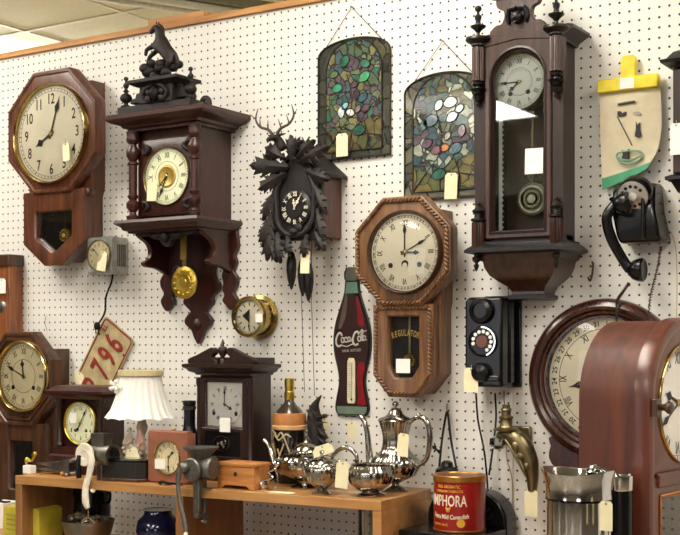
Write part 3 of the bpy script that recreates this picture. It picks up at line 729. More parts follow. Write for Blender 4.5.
# entablature over each column plus the side return cornice
tier6((4.3,4.3,4.5,5.0,5.5,5.5,5.0), (4.55,4.55,4.55,4.55,4.55,4.55,4.55), (20.6,20.8,21.0,21.3,21.6,21.9,22.0), 'cornice', EB)
pd = smoothpts([(0,26.6),(.9,26.5),(1.4,26.1),(2.0,25.6),(2.4,25.0),(2.2,24.3),(1.6,24.0),(1.5,23.3),(1.8,22.7),(2.4,22.6),(2.9,22.2),(3.2,21.6),(3.6,21.3),(3.6,20.9)], 3)
MB().prism(mirror(pd), 4.6, 5.3).build('carved_pediment', V, c6, bevel=.08)
sc6 = skin('carved_mask', [(0,5.3,23.1),(0,5.75,23.2),(0,5.7,22.4)], [(0,1),(1,2)], [.7,.75,.5], EB, c6)
mb = MB().push(Matrix.Translation((0,0,-1.5))); mb.ball((0,6.0,24.5), .22, sz=1.4)
for sx in (-1,1): mb.ball((sx*.3,5.95,24.9), .16); mb.tube([(sx*.1,5.6,25.5),(sx*.8,5.6,25.4),(sx*1.0,5.5,24.7),(sx*.9,5.5,24.0)], [.25,.3,.25,.12], 8, 3)
mb.tube([(-.3,6.05,24.05),(0,6.15,23.98),(.3,6.05,24.05)], .08, 6, 3)
mb.build('mask_features', EB, sc6)
MB().lathe([(.5,0),(.9,.3),(1.0,.6),(.5,1.0),(.3,1.2),(.5,1.6),(.3,2.0),(.04,2.3)], (0,5.0,26.4), 'z', 20).build('crest_finial', EB, c6)
for sx in (-1,1): MB().lathe([(1.1,0),(1.15,.2),(.8,.6),(.2,.8),(.3,1.1),(.05,1.4)], (sx*2.1,5.0,25.4), 'z', 18).build('side_finial', EB, c6)

# ------------------------------------------------------------------ round wall clock
RW = M['round_wood']
c7 = thing('round_wall_clock', 'large round dark-framed wall clock with calendar dial behind the arched clock', 'clock', -42.3, 0, 53.4)
MB().lathe([(7.4,.1),(7.7,.6),(8.0,1.2),(7.95,1.8),(7.6,2.2),(7.2,2.35),(6.9,2.2),(6.75,1.8),(6.5,1.7),(6.3,1.5),(6.2,1.2),(6.15,.6)], (0,0,0), 'o', 96, cap=False).build('round_frame', RW, c7)
MB().lathe([(7.6,.05),(7.6,.5),(.1,.5)], (0,0,0), 'o', 48).build('back_plate', M['dark_walnut'], c7)
MB().lathe([(6.3,1.6),(6.3,1.75),(6.1,1.75),(6.05,1.2)], (0,0,0), 'o', 72, cap=False).build('bezel', RW, c7)
dial_set(c7, 6.1, (0,0), .9, M['dial_cream'], 'roman', hands=(9, 43), size=.95, ticks=False, hs=.85)
mb = MB()
for k in range(31):
    a = PI/2-2*PI*k/31; mb.text(str(k+1), .72, 5.55*math.cos(a), 5.55*math.sin(a), .91, a-PI/2, .012)
mb.lathe([(5.05,.9),(5.05,.915),(5.0,.915),(5.0,.9)], (0,0,0), 'o', 72, cap=False)
mb.build('calendar_numerals', M['ink'], c7)
glass_disk(c7, 6.1, (0,0), 1.5, dome=.5)
dp = MB().prism(smoothpts(mirror([(0,-13.2),(1.5,-13.0),(3.0,-12.0),(3.9,-10.5),(4.1,-9.2),(5.2,-9.0),(5.9,-8.0),(5.7,-6.8),(5.0,-5.4)]), 2), .1, 1.6).build('drop_box', RW, c7, bevel=.12)

# ------------------------------------------------------------------ dark clock cut by the right edge
c8 = thing('wall_clock', 'narrow dark glazed wall clock cut off by the right edge of the photo', 'clock', -30.2, 0, 78.0)
mb = MB(); mb.box(-4.3, 4.3, .05, .4, -5.4, 4.5); mb.box(-4.3,-3.8,.4,4.2,-5.4,4.5); mb.box(3.8,4.3,.4,4.2,-5.4,4.5); mb.box(-4.3,4.3,.4,4.2,4.1,4.5); mb.box(-4.3,4.3,.4,4.2,-5.4,-5.0)
mb.build('case', M['dark_walnut'], c8)
frame(c8, 'glazed_door', [(-4.3,-5.3),(4.3,-5.3),(4.3,4.4),(-4.3,4.4)], [(-3.3,-4.3),(3.3,-4.3),(3.3,3.5),(-3.3,3.5)], 4.2, 4.9, M['dark_walnut'], lip=.15)
glass_plate(c8, [(-3.3,-4.3),(3.3,-4.3),(3.3,3.5),(-3.3,3.5)], 4.4)
MB().loft([[(-a,.05,h),(a,.05,h),(a,b,h),(-a,b,h)] for a, b, h in ((4.4,5.0,4.5),(4.6,5.2,4.7),(5.2,5.7,4.9),(5.3,5.8,5.2),(4.8,5.3,5.35),(4.3,4.8,6.0),(3.2,3.8,6.5),(3.0,3.6,6.6))]).build('moulded_top', EB, c8)
MB().loft([[(-a,.05,h),(a,.05,h),(a,b,h),(-a,b,h)] for a, b, h in ((4.4,5.0,-5.4),(4.9,5.4,-5.6),(4.9,5.4,-5.9),(4.4,5.0,-6.1),(4.0,4.4,-7.0),(3.0,3.4,-7.7),(2.0,2.4,-8.0))]).build('moulded_base', EB, c8)
dial_set(c8, 2.9, (0,.3), 2.4, M['dial_white'], 'roman', hands=(10, 10))
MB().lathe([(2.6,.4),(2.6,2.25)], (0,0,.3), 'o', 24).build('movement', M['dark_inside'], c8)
MB().box(-3.75,-3.55,1.5,3.6,-4.6,1.5).build('inner_strip', M['silver'], c8)
# plain valance that closes the top of the door between the column caps
MB().prism(smoothpts([(-3.7,20.5),(-3.7,21.2),(0,21.7),(3.7,21.2),(3.7,20.5),(0,20.95)], 1), 4.55, 5.5).build('valance', V, c6, bevel=.06)

# ================================================================== FLAT THINGS ON THE WALL
def X(px, off): return W(px, 340, off)[0]
# stained glass panels
def stained(name, label, px, pyb, hw, hs, rise, pal, seed, leafs, apex):
    x, zb = W(px, pyb, .35)
    r = thing(name, label, 'stained glass panel', x, 0, zb)
    rnd = random.Random(seed)
    n = 16
    def top(hw_, hs_, rise_): return [(hw_*math.cos(PI*k/n), hs_+rise_*math.sin(PI*k/n)) for k in range(1, n)]
    outer = [(hw,0),(hw,hs)]+top(hw,hs,rise)+[(-hw,hs),(-hw,0)]
    iw = hw-1.05
    inner_ = [(iw,.8),(iw,hs-2.0)]+top(iw,hs-2.0,rise+1.9)+[(-iw,hs-2.0),(-iw,.8)]
    def bandmat(nm, cols, sc_, dark):
        m, nt, b = newmat(nm); N = nt.nodes; Lk = nt.links.new
        tc = N.new('ShaderNodeTexCoord'); mp = N.new('ShaderNodeMapping'); mp.inputs['Location'].default_value = (seed*1.3, 0, seed*.7)
        no = N.new('ShaderNodeTexNoise'); no.inputs['Scale'].default_value = 22; ad = N.new('ShaderNodeMix'); ad.data_type = 'VECTOR'; ad.inputs['Factor'].default_value = .04
        Lk(tc.outputs['Object'], mp.inputs['Vector']); Lk(mp.outputs[0], no.inputs['Vector']); Lk(mp.outputs[0], ad.inputs[4]); Lk(no.outputs['Color'], ad.inputs[5])
        v1 = N.new('ShaderNodeTexVoronoi'); v1.inputs['Scale'].default_value = sc_; v2 = N.new('ShaderNodeTexVoronoi'); v2.feature = 'DISTANCE_TO_EDGE'; v2.inputs['Scale'].default_value = sc_
        sq = N.new('ShaderNodeMapping'); sq.inputs['Scale'].default_value = (1,0.01,1); Lk(ad.outputs[1], sq.inputs['Vector'])
        Lk(sq.outputs[0], v1.inputs['Vector']); Lk(sq.outputs[0], v2.inputs['Vector'])
        cr = N.new('ShaderNodeValToRGB'); cr.color_ramp.interpolation = 'CONSTANT'
        while len(cr.color_ramp.elements) < len(cols): cr.color_ramp.elements.new(.5)
        for i, c in enumerate(cols): cr.color_ramp.elements[i].position = i/len(cols); cr.color_ramp.elements[i].color = rgb(c)
        sp = N.new('ShaderNodeSeparateColor'); Lk(v1.outputs['Color'], sp.inputs[0]); Lk(sp.outputs[0], cr.inputs['Fac'])
        wn = N.new('ShaderNodeTexNoise'); wn.inputs['Scale'].default_value = 60; wn.inputs['Detail'].default_value = 3; Lk(tc.outputs['Object'], wn.inputs['Vector'])
        mm = N.new('ShaderNodeMix'); mm.data_type = 'RGBA'; mm.blend_type = 'OVERLAY'; mm.inputs['Factor'].default_value = .7; Lk(cr.outputs['Color'], mm.inputs['A']); Lk(wn.outputs['Fac'], mm.inputs['B'])
        mr = N.new('ShaderNodeMapRange'); mr.inputs['From Min'].default_value = dark; mr.inputs['From Max'].default_value = dark+.03; Lk(v2.outputs['Distance'], mr.inputs['Value'])
        mx = N.new('ShaderNodeMix'); mx.data_type = 'RGBA'; mx.inputs['A'].default_value = rgb('1b1a14'); Lk(mr.outputs[0], mx.inputs['Factor']); Lk(mm.outputs['Result'], mx.inputs['B'])
        Lk(mx.outputs['Result'], b.inputs['Base Color']); b.inputs['Roughness'].default_value = .25; b.inputs['Coat Weight'].default_value = .25
        bp = N.new('ShaderNodeBump'); bp.inputs['Strength'].default_value = .5; bp.inputs['Distance'].default_value = .002; Lk(wn.outputs['Fac'], bp.inputs['Height']); Lk(bp.outputs['Normal'], b.inputs['Normal'])
        return m
    MB().prism(outer, .1, .28).build('border_glass', bandmat('border_glass', pal[0], 14, .015), r)
    MB().prism(inner_, .28, .32).build('lower_glass', bandmat('field_glass', pal[1], 24, .02), r)
    # upper picture field and its coloured pieces
    up = [(iw*.97,4.6),(iw*.97,hs-2.0)]+top(iw*.97,hs-2.0,rise+1.75)+[(-iw*.97,hs-2.0),(-iw*.97,3.4),(-iw*.3,2.6),(iw*.4,4.2)]
    MB().prism(up, .32, .36).build('upper_glass', bandmat('upper_glass', pal[2], 44, .045), r)
    ld = MB()
    for pl in (outer, inner_):
        q = pl+[pl[0]]; ld.tube([(a,.36,b_) for a, b_ in q], .1, 6)
    ld.tube([(-hw,.36,.0),(hw,.36,0)], .13, 6)
    for zz in (3, 6.2, 9.2):
        for sx in (-1,1): ld.tube([(sx*iw,.34,zz),(sx*hw,.34,zz)], .05, 5)
    for q in (((-iw,.8),(-1.8,3.2),(-.6,4.6),(-.2,6.8),(-.9,9.5)), ((-.4,.8),(-.3,2.6),(.9,4.0),(2.2,5.6),(iw,6.4)), ((-iw,3.6),(-1.5,3.6),(0,3.0),(iw,2.2)), ((1.6,.8),(1.9,2.4),(1.2,4.4))):
        ld.tube([(a,.38,b_) for a, b_ in q], .06, 6, 4)
    ld.build('leading', plain('lead', '34322a', .45, .6), r)
    for (lx, lz, lr, rt, col) in leafs:
        pts = smoothpts([(-1,0),(-.5,.55),(.1,.75),(.8,.5),(1.1,-.1),(.6,-.6),(-.1,-.7),(-.7,-.45)], 3, closed=True)
        ca, sa = math.cos(rt), math.sin(rt)
        pp = [(lx+lr*(a*ca-b_*sa), lz+lr*(a*sa+b_*ca)) for a, b_ in pts]
        g = MB().prism([(lx+(a-lx)*.8, lz+(b_-lz)*.8) for a, b_ in pp], .33, .42).build('glass_piece', plain('art_glass', col, .12, noise=.45, scale=60, coat=.6), r)
        MB().tube([(lx+(a-lx)*.8,.42,lz+(b_-lz)*.8) for a, b_ in pp+[pp[0]]], .06, 5).build('piece_leading', plain('lead_line', '2a2820', .45, .6), g)
    ax, az = W(apex[0], apex[1], .2); ax -= x; az -= zb
    MB().tube([(-hw+.5,.25,hs+.55),(ax,.25,az),(hw-.5,.25,hs+.55)], .05, 6).build('hanging_chain', M['wire'], r)
    MB().lathe([(.07,-.1),(.07,.4),(.12,.42),(.12,.46)], (ax,0,az), 'o', 8).build('nail', M['steel'], r)
    return r
stained('stained_glass_panel', 'stained glass panel with green leaves, upper left of the two', 353.5, 157.5, 4.75, 11.7, 1.75,
    [['2e2c22','3a382a','464431','2c2f26'], ['55552b','464d29','5c522b','3c472c','4f4624'], ['2f5a4a','574c50','46573e','6d6a45','3c4f55','4a3f49','5f6a4c']], 3,
    [(-2.2,8.0,.85,.1,'3a8a66'),(1.4,8.9,.95,.5,'4c9a6d'),(-1.2,10.9,.9,.8,'2f6d55'),(.4,7.0,.7,1.2,'4b3a4c'),(.1,8.2,.6,.4,'57444f'),(-1.6,5.2,.8,1.6,'cfdde0'),(-1.1,5.9,.6,.7,'7fb4c8'),(-.4,5.1,.7,-.4,'e3e6dc'),
     (.6,5.4,.6,.9,'8b7a80'),(1.6,5.4,.7,.2,'6d5560'),(.7,3.0,1.0,.1,'2c5c4b'),(1.5,10.4,.8,-.3,'41705a'),(-2.6,9.6,.7,.3,'5c6d4b'),(1.2,6.6,.8,.6,'3d5c66')], (352,7))
stained('stained_glass_panel', 'stained glass panel with pale multicoloured flowers beside the tall glazed clock', 443.5, 198, 4.8, 11.6, 1.9,
    [['494737','5d5a46','3d3b2e','6f6b55'], ['5f5f2b','4f5429','6b602e','434b29'], ['35493f','2a4650','717d6c','4d3f49','8f9784','355a54','55512f','b9bdaa']], 11,
    [(-1.6,8.4,1.1,.3,'1f4c57'),(1.0,8.6,.9,.5,'8fb5b0'),(.8,10.2,1.0,.1,'b3b896'),(-.6,10.0,.8,.9,'5b8a78'),(1.9,9.4,.7,.6,'568870'),(-2.0,6.0,.8,.4,'6a4f63'),(-.9,5.2,.8,.2,'7d5c66'),(.1,5.4,.7,.1,'d98f5a'),
     (1.4,5.2,1.0,.4,'637d8e'),(.5,6.6,.6,1.0,'b9b6a2'),(-.6,2.6,1.0,.1,'2f5f50'),(-2.4,8.0,.7,1.3,'4a7a80'),(2.2,7.0,.8,1.4,'71606c')], (443,41))

# bottle-shaped tin thermometer sign
x, z = W(352, 342, .3)
cb = thing('thermometer_sign', 'tall bottle-shaped cola thermometer sign hanging on the pegboard', 'sign', x, 0, z)
hb = [(0,-8.4),(1.4,-8.35),(2.0,-8.1),(2.25,-7.5),(2.15,-6.6),(1.85,-5.2),(1.75,-4.2),(1.95,-3.0),(2.35,-1.5),(2.5,-.2),(2.45,1.0),(2.2,2.3),(1.75,3.6),(1.3,4.8),(1.02,5.8),(.95,6.6),(.9,7.0),(1.05,7.15),(1.05,7.9),(.85,8.2),(.85,8.4),(0,8.45)]
ol = smoothpts(hb, 3)
full = mirror(ol)
MB().steps(full, [(0,.1),(0,.3),(.1,.36),(.2,.3)], True, True).build('sign_back', plain('sign_black', '14130f', .35), cb)
def clipz(pts, z0, z1, k):
    P = [(max(0, a-k), b_) for a, b_ in pts if z0 <= b_ <= z1]
    return P
def slab(z0, z1, k, o1, nm, col, half=None):
    P = clipz(ol, z0, z1, k); P = [(0,P[0][1])]+P+[(0,P[-1][1])] if P[0][0] > 0 else P+[(0,P[-1][1])]
    mb = MB().prism(mirror([p for i, p in enumerate(P)]), .3, o1); return mb.build(nm, plain('sign_'+nm, col, .3, coat=.3), cb)
slab(-8.2, -7.2, .28, .37, 'bottle_foot', '6a7c6a')
slab(-7.25, 5.4, .28, .38, 'cola_body', '2e120f')
slab(5.2, 6.9, .22, .38, 'bottle_neck', '5f7d6b')
slab(6.9, 8.5, .25, .40, 'bottle_crown', '53554a')
def ribbon(name, pts, w, o, mat, parent, k=5):
    p = smoothpts(pts, k) if len(pts) > 2 else pts
    mb = MB(); mb.tube([(a,o,b_) for a, b_ in p], w, 6, flat=.35); return mb.build(name, mat, parent)
red = plain('cola_red', '7d1018', .25, coat=.5)
P = smoothpts([(.75,-6.9),(1.9,-7.0),(1.65,-5.6),(1.5,-4.2),(1.8,-2.6),(.95,-2.4),(.75,-4.5),(.95,-6.0)], 4, closed=True)
MB().prism(P, .36, .41).build('red_highlight', red, cb)
MB().prism(smoothpts([(.9,2.0),(1.7,1.9),(1.1,4.2),(.7,5.2),(.6,4.6),(.8,3.2)], 4, closed=True), .36, .41).build('red_highlight', red, cb)
MB().prism(smoothpts([(-.95,5.0),(-.6,5.4),(-.75,3.0),(-1.6,1.2),(-2.0,.9),(-1.5,2.6)], 4, closed=True), .36, .40).build('pale_highlight', plain('pale_hl', '5b4c42', .25), cb)
MB().prism([(-2.15,-1.5),(2.1,-1.5),(2.25,1.5),(-2.2,1.5)], .36, .40).build('name_band', plain('band', '2a0f0d', .3), cb)
lw = plain('script_white', 'b5afa3', .4)
mb = MB()
def stroke(pts, w=.085, ox=0, oz=0, s=1.0):
    p = smoothpts([(ox+a*s, oz+b_*s) for a, b_ in pts], 4); mb.tube([(a,.43,b_) for a, b_ in p], w, 6, flat=.4)
C = [(.75,.95),(.55,1.25),(.2,1.1),(-.05,.5),(0,0),(.3,-.25),(.65,-.1)]
lo = [(.3,.45),(.1,.5),(0,.2),(.1,-.05),(.3,-.02),(.38,.22),(.3,.45),(.5,.4)]
lc = [(.4,.4),(.2,.5),(.02,.25),(.1,-.02),(.35,-.02),(.5,.15)]
ll = [(0,0),(.25,.6),(.3,1.1),(.12,1.15),(.08,.6),(.12,.05),(.3,.02)]
la = [(.35,.42),(.12,.48),(0,.2),(.1,-.02),(.3,.12),(.36,.45),(.34,.1),(.5,.05)]
stroke(C, .12, -2.0, -.25); stroke(lo, .08, -1.35, .0); stroke(lc, .08, -.95, .03); stroke(la, .08, -.5, .06)
stroke([(-.02,.2),(.2,.22)], .06, 0.0, .1)
stroke(C, .12, .25, -.1); stroke(lo, .08, .85, .15); stroke(ll, .08, 1.2, .18); stroke(la, .08, 1.5, .2)
stroke([(-1.35,-.35),(-.6,-.5),(.1,-.25),(.6,-.3)], .06)
stroke([(.95,.95),(1.3,1.25),(1.7,1.2),(2.0,1.3)], .07)
mb.build('script_lettering', lw, cb)
mb = MB(); mb.text('DRINK  BOTTLED', .42, 0, -.95, .41, .06, .02, sx=.75); mb.build('small_lettering', plain('small_letter', '9a8f80', .5), cb)
MB().prism(smoothpts([(-.42,-6.9),(.42,-6.9),(.52,-6.6),(.5,-2.2),(.3,-1.8),(-.3,-1.8),(-.5,-2.2),(-.52,-6.6)], 1), .38, .5).build('thermometer_scale', plain('scale_cream', 'd9cfae', .5), cb)
mb = MB()
for k in range(20):
    mb.box(-.38, -.1, .5, .51, -6.2+k*.2, -6.17+k*.2)
mb.build('scale_marks', M['ink'], cb)
tb = MB().lathe([(.06,-6.4),(.06,-2.3)], (.08,.55,0), 'z', 10).build('thermometer_tube', M['chrome'], cb)
MB().ball((.08,.56,-6.45), .13).build('bulb', plain('bulb_red', 'a01a1a', .2), tb)

# licence plate
cx_, cz_ = W(118.5, 327.5, .6)
ang = math.radians(57)
pl = thing('licence_plate', 'old cream licence plate with red numbers tilted on the pegboard', 'licence plate', cx_, 0, cz_)
cr_ = plain('plate_cream', 'b6a67c', .55, noise=.25, scale=30)
pr = plain('plate_red', '8c2f22', .5, noise=.2)
Mx = Matrix.Rotation(-ang,4,'Y') @ Matrix.Translation((-6.0,.35,0))
def rr(w, h, r_=.6): return [(sx*(w/2-r_)+r_*math.cos(a), sz*(h/2-r_)+r_*math.sin(a)) for sx, sz, a0 in ((1,1,0),(-1,1,PI/2),(-1,-1,PI),(1,-1,1.5*PI)) for a in (a0, a0+PI/6, a0+PI/3, a0+PI/2)]
MB().push(Matrix.Rotation(-ang,4,'Y') @ Matrix.Translation((-6.0,.35,0))).prism(rr(12,6), -.03, .03).build('plate', cr_, pl)
mb = MB().push(Mx).steps(rr(11.7,5.7), [(0,.03),(.06,.1),(.18,.1),(.24,.03)], False, False); mb.build('raised_border', pr, pl)
mb = MB().push(Mx)
for i, ch in enumerate('P 796'):
    if ch != ' ': mb.text(ch, 4.9, (-3.0, 0, -.3, 1.75, 3.8)[i], -.2, .03, 0, .12, sx=.6)
mb.build('registration_characters', pr, pl)
mb = MB().push(Mx); mb.text('ILL', 1.0, 4.6, 2.1, .03, PI/2*0, .08, sx=.7); mb.text('19', .8, -4.6, -2.2, .03, 0, .06); mb.build('state_characters', pr, pl)
mb = MB().push(Mx)
for sx in (-3.4,3.4):
    for sz in (-2.5,2.5): mb.lathe([(.15,.03),(.15,.06),(.02,.07)], (sx,0,sz), 'o', 10)
mb.build('bolt_holes', M['black_matte'], pl)

# small square electric clock, its cord and plug
x, z = W(99.5, 255.5, 3)
ec = thing('electric_clock', 'small square grey electric clock with a cream dial and dangling cord', 'clock', x, 0, z)
MB().box(-2.25, 2.25, .05, 2.6, -2.35, 2.35).build('case', M['zinc'], ec, bevel=.25)
MB().steps([(-2.35,-2.4),(2.35,-2.4),(2.35,2.4),(-2.35,2.4)], [(0,2.3),(0,2.6),(.3,3.0),(.6,2.95)], False, True).build('front_surround', M['zinc'], ec)
dial_set(ec, 1.9, (0,0), 3.1, M['dial_old'], 'arabic', hands=(1, 52), size=.42)
bezel(ec, 1.88, (0,0), 3.0, .14, M['old_brass'], h=.3)
glass_disk(ec, 1.88, (0,0), 3.3, dome=.2)
for k in range(4): pass
mb = MB()
for k in range(5): mb.box(2.2, 2.3, .7+k*.35, .85+k*.35, -1.4, 1.4)
mb.build('vent_slots', M['black_matte'], ec)
x1, z1 = W(97, 326, 1.0)
pc = MB().tube([(.9,1.5,-2.2),(.6,1.5,-3.4),(-.4,1.4,-5.2),(-.9,1.1,-7.2),(x1-x,1.0,z1-z)], .13, 8, 5).build('power_cord', M['black'], ec)
mb = MB().lathe([(.22,.5),(.4,.3),(.42,-.2),(.3,-.5)], (x1-x,1.0,z1-z), 'z', 14); mb.box(x1-x-.25,x1-x-.15,.95,1.05,z1-z-1.0,z1-z-.5); mb.box(x1-x+.15,x1-x+.25,.95,1.05,z1-z-1.0,z1-z-.5)
mb.build('plug', M['black'], pc)

# round brass clock
x, z = W(256, 317, 1)
bc_ = thing('brass_clock', 'small round polished brass clock with a white sticker on its dial', 'clock', x, 0, z)
MB().lathe([(2.5,.05),(2.62,.15),(2.62,.35),(2.3,.45),(2.15,.5),(2.15,2.0),(2.35,2.2),(2.45,2.45),(2.35,2.7),(2.05,2.75),(1.9,2.5)], (0,0,0), 'o', 64, cap=False).build('case', M['brass'], bc_)
dial_set(bc_, 1.95, (0,0), 2.3, M['dial_cream'], 'bars', hands=(9, 30))
MB().prism([(-.9,.1),(.1,-.7),(.1,.9)], 2.42, 2.46).build('dial_mark', M['ink'], bc_)
glass_disk(bc_, 1.95, (0,0), 2.55, dome=.15)

# cloth scroll in its yellow clip
def wp(px, py, off, ox, oz):
    a, b_ = W(px, py, off); return a-ox, b_-oz
ox, oz = W(628, 83, 1)
cl = thing('hanger_clip', 'bright yellow plastic clip hanger with upright tab on the pegboard', 'clip', ox, 0, oz)
yel = plain('yellow_plastic', 'e5cf26', .35)
MB().box(-3.1, 3.05, .3, 1.3, -.75, .6).build('clamp_bar', yel, cl, bevel=.15)
MB().prism(smoothpts([(-.75,.5),(.7,.5),(.75,2.4),(.5,2.75),(-.5,2.75),(-.8,2.4)], 1), .4, 1.0).build('hanging_tab', yel, cl, bevel=.1)
MB().box(-.7, .7, 1.3, 1.36, -.6, .45).build('centre_plate', M['white'], cl)
ox, oz = W(628, 86, .8)
cloth = plain('cream_cloth', 'd8ccac', .85, noise=.06, bump=.1)
sc_ = thing('cloth_banner', 'cream cloth banner with small black cats and a green hem held by the clip', 'banner', ox, 0, oz)
L = [(599,88),(599.5,110),(600,135),(601,160),(602.5,190)]
Rr = [(660,84),(661.5,108),(662,128),(659,150),(648,170)]
nr, nc = 12, 8
def lerp(P, t):
    u = t*(len(P)-1); i = min(int(u), len(P)-2); f = u-i
    return P[i][0]*(1-f)+P[i+1][0]*f, P[i][1]*(1-f)+P[i+1][1]*f
def sheet(t0, t1, o0, mat, name, parent, dth=.06):
    mb = MB(); vs = []; fs = []
    for side in (0, 1):
        for i in range(nr+1):
            t = t0+(t1-t0)*i/nr; a = lerp(L, t); b_ = lerp(Rr, t)
            for j in range(nc+1):
                u = j/nc; p = wp(a[0]*(1-u)+b_[0]*u, a[1]*(1-u)+b_[1]*u, .8, ox, oz)
                oo = o0+.25*math.sin(t*5)*math.sin(PI*u)+(.5*t*t*u)
                vs.append((p[0], oo+side*dth, p[1]))
    S_ = (nr+1)*(nc+1)
    for side in (0, 1):
        for i in range(nr):
            for j in range(nc):
                q = side*S_+i*(nc+1)+j; fs.append((q, q+1, q+nc+2, q+nc+1))
    mb.add(vs, fs); return mb.build(name, mat, parent)
sheet(0, .93, .7, cloth, 'cloth', sc_)
sheet(.905, 1, .74, plain('green_hem', '4f9c74', .8), 'green_hem', sc_, .08)
def draw(name, pts, mat, closed=True, w=.05):
    q = [wp(a, b_, .8, ox, oz) for a, b_ in pts]
    if closed: return MB().prism(smoothpts(q, 2, True), .9, 1.15).build(name, mat, sc_)
    return MB().tube([(a,1.12,b_) for a, b_ in smoothpts(q, 3)], w, 6).build(name, mat, sc_)
draw('printed_line', [(619,105),(627,103.5),(636,102)], M['wire'], False, .12)
draw('printed_line', [(618,117),(625,130),(633,146)], M['wire'], False, .05)
draw('printed_cat', [(619,112),(622,112),(623,114),(627,112),(627,116),(619,117)], M['ink'])
draw('printed_cat', [(637,122),(638,126),(641,123),(641,130),(642,137),(636,137),(637,130)], M['ink'])
draw('printed_cat', [(623,150),(626,153),(630,149),(629,155),(630,159),(623,159),(624,155)], M['ink'])
gl = plain('print_green', '7fa58c', .8)
draw('printed_bowl', [(618,154),(624,152),(636,151),(643,153),(641,160),(632,164),(622,163),(618,158),(618,154)], gl, False, .09)
draw('printed_bowl', [(619,158),(630,161),(642,156)], gl, False, .09)
draw('printed_fish', [(634,113),(640,112),(642,116),(636,115)], plain('print_grey', 'a9a38d', .8))

# ------------------------------------------------------------------ telephones
x, z = W(620, 220, 0)
x += 2.2
t1 = thing('wall_telephone', 'black wall telephone with silver dial and hanging handset under the cloth banner', 'telephone', x, 0, z)
bd = MB()
bd.loft([[(-2.3+sh_,.05,zz),(2.1+sh_,.05,zz),(2.0+sh_,ow,zz-.1),(-2.2+sh_,ow,zz-.1)] for zz, ow, sh_ in ((-2.5,3.0,1.0),(-1.8,3.4,.8),(.5,3.3,.3),(2.6,2.6,.1),(3.3,1.8,0))])
bd.build('body', M['black'], t1, bevel=.3)
MB().box(1.1, 1.5, .6, 3.7, -2.3, 2.2).build('body_ridge', M['black'], t1, bevel=.15)
x2, z2 = W(632, 195, 4.0); dxx, dzz = x2-x, z2-z
Mt = Matrix.Translation((dxx,3.6,dzz)) @ Matrix.Rotation(math.radians(-28),4,'X') @ Matrix.Rotation(math.radians(0),4,'Z')
dd = MB().push(Mt).lathe([(1.6,-1.2),(1.65,-.3),(1.5,0),(1.2,.1),(1.15,.05)], (0,0,0), 'o', 40).build('dial_mount', M['black'], t1)
mb = MB().push(Mt).lathe([(1.45,.05),(1.45,.18),(1.35,.22),(.55,.26),(.5,.3),(.02,.34)], (0,0,0), 'o', 40); mb.build('finger_dial', plain('dial_silver', 'c9c7c0', .35, .7), t1)
mb = MB().push(Mt)
for k in range(10):
    a = 2*PI*k/12+.6; mb.lathe([(.17,.2),(.17,.26),(.02,.27)], (1.0*math.cos(a),0,1.0*math.sin(a)), 'o', 12)
mb.build('finger_holes', M['black'], dd)
MB().push(Mt).lathe([(.4,.3),(.4,.36),(.02,.37)], (0,0,0), 'o', 20).build('dial_card', M['white_paper'], dd)
def handset(name, parent, p0, p1, bow, mat):
    # p0 ear cup, p1 mouth cup, handle bows out in x by 'bow'
    hs = None
    a, b_ = Vector(p0), Vector(p1); m_ = (a+b_)/2
    hs = MB().tube([tuple(a),(a.x+bow*.75,a.y+.3,a.z*.8+b_.z*.2),(m_.x+bow,m_.y+.45,m_.z),(b_.x+bow*.75,b_.y+.3,b_.z*.8+a.z*.2),tuple(b_)], [.5,.5,.52,.5,.5], 12, 6).build(name, mat, parent)
    for p, s_ in ((a, 1), (b_, 1.08)):
        Mq = Matrix.Translation(p) @ Matrix.Rotation(math.radians(-62 if s_ == 1 else 62)*0, 4, 'Y')
        MB().push(Mq).lathe([(.5,-.7),(.95,-.2),(1.1,.25),(1.15,.7),(1.0,.85),(.8,.75),(.05,.75)], (.55,0,0), 'x', 24).build('ear_cup' if s_ == 1 else 'mouth_cup', mat, hs)
    return hs
pa = W(615, 204, 4); pb = W(628, 270, 3)
handset('handset', t1, (pa[0]-x,3.9,pa[1]-z), (pb[0]-x,2.4,pb[1]-z), -1.0, M['black'])
MB().tube([(dxx-1.4,2.2,dzz-.3),(dxx-2.0,2.8,dzz-.5),(dxx-2.3,3.4,dzz-.1)], .22, 8, 4).build('cradle_hook', M['black'], t1)
def curly(pts, r, turns, w, name, mat, parent):
    p = [Vector(q) for q in smoothpts3(pts, 30)]; out = []
    n_ = len(p)
    for i, q in enumerate(p):
        d = (p[min(i+1,n_-1)]-p[max(i-1,0)]).normalized(); a = d.cross(Vector((0,1,0))).normalized(); b_ = a.cross(d)
        th = 2*PI*turns*i/n_
        out.append(tuple(q+(a*math.cos(th)+b_*math.sin(th))*r))
    return MB().tube(out, w, 6).build(name, mat, parent)
def smoothpts3(pts, k):
    out = []; n = len(pts)
    g = lambda j: Vector(pts[min(max(j,0),n-1)])
    for i in range(n-1):
        for q in range(k):
            t = q/k; p0, p1, p2, p3 = g(i-1), g(i), g(i+1), g(i+2)
            out.append(0.5*((2*p1)+(p2-p0)*t+(2*p0-5*p1+4*p2-p3)*t*t+(3*p1-p0-3*p2+p3)*t**3))
    return out
def rel(px, py, off): a, b_ = W(px, py, off); return (a-x, off, b_-z)
curly([rel(629,283,2.4), rel(622,293,2.3), rel(617,302,2.6), rel(617,320,2.8), rel(618,335,2.8)], .12, 30, .07, 'curly_cord', M['cord_brown'], t1)
curly([rel(661,247,1.0), rel(657,270,1.2), rel(650,300,2.7), rel(648,335,2.8)], .12, 36, .07, 'curly_cord', M['cord_brown'], t1)
MB().tube([rel(671,232,.5), rel(676,250,.5), rel(677,290,.4), rel(676,340,.4)], .05, 6, 4).build('line_wire', M['string'], t1)

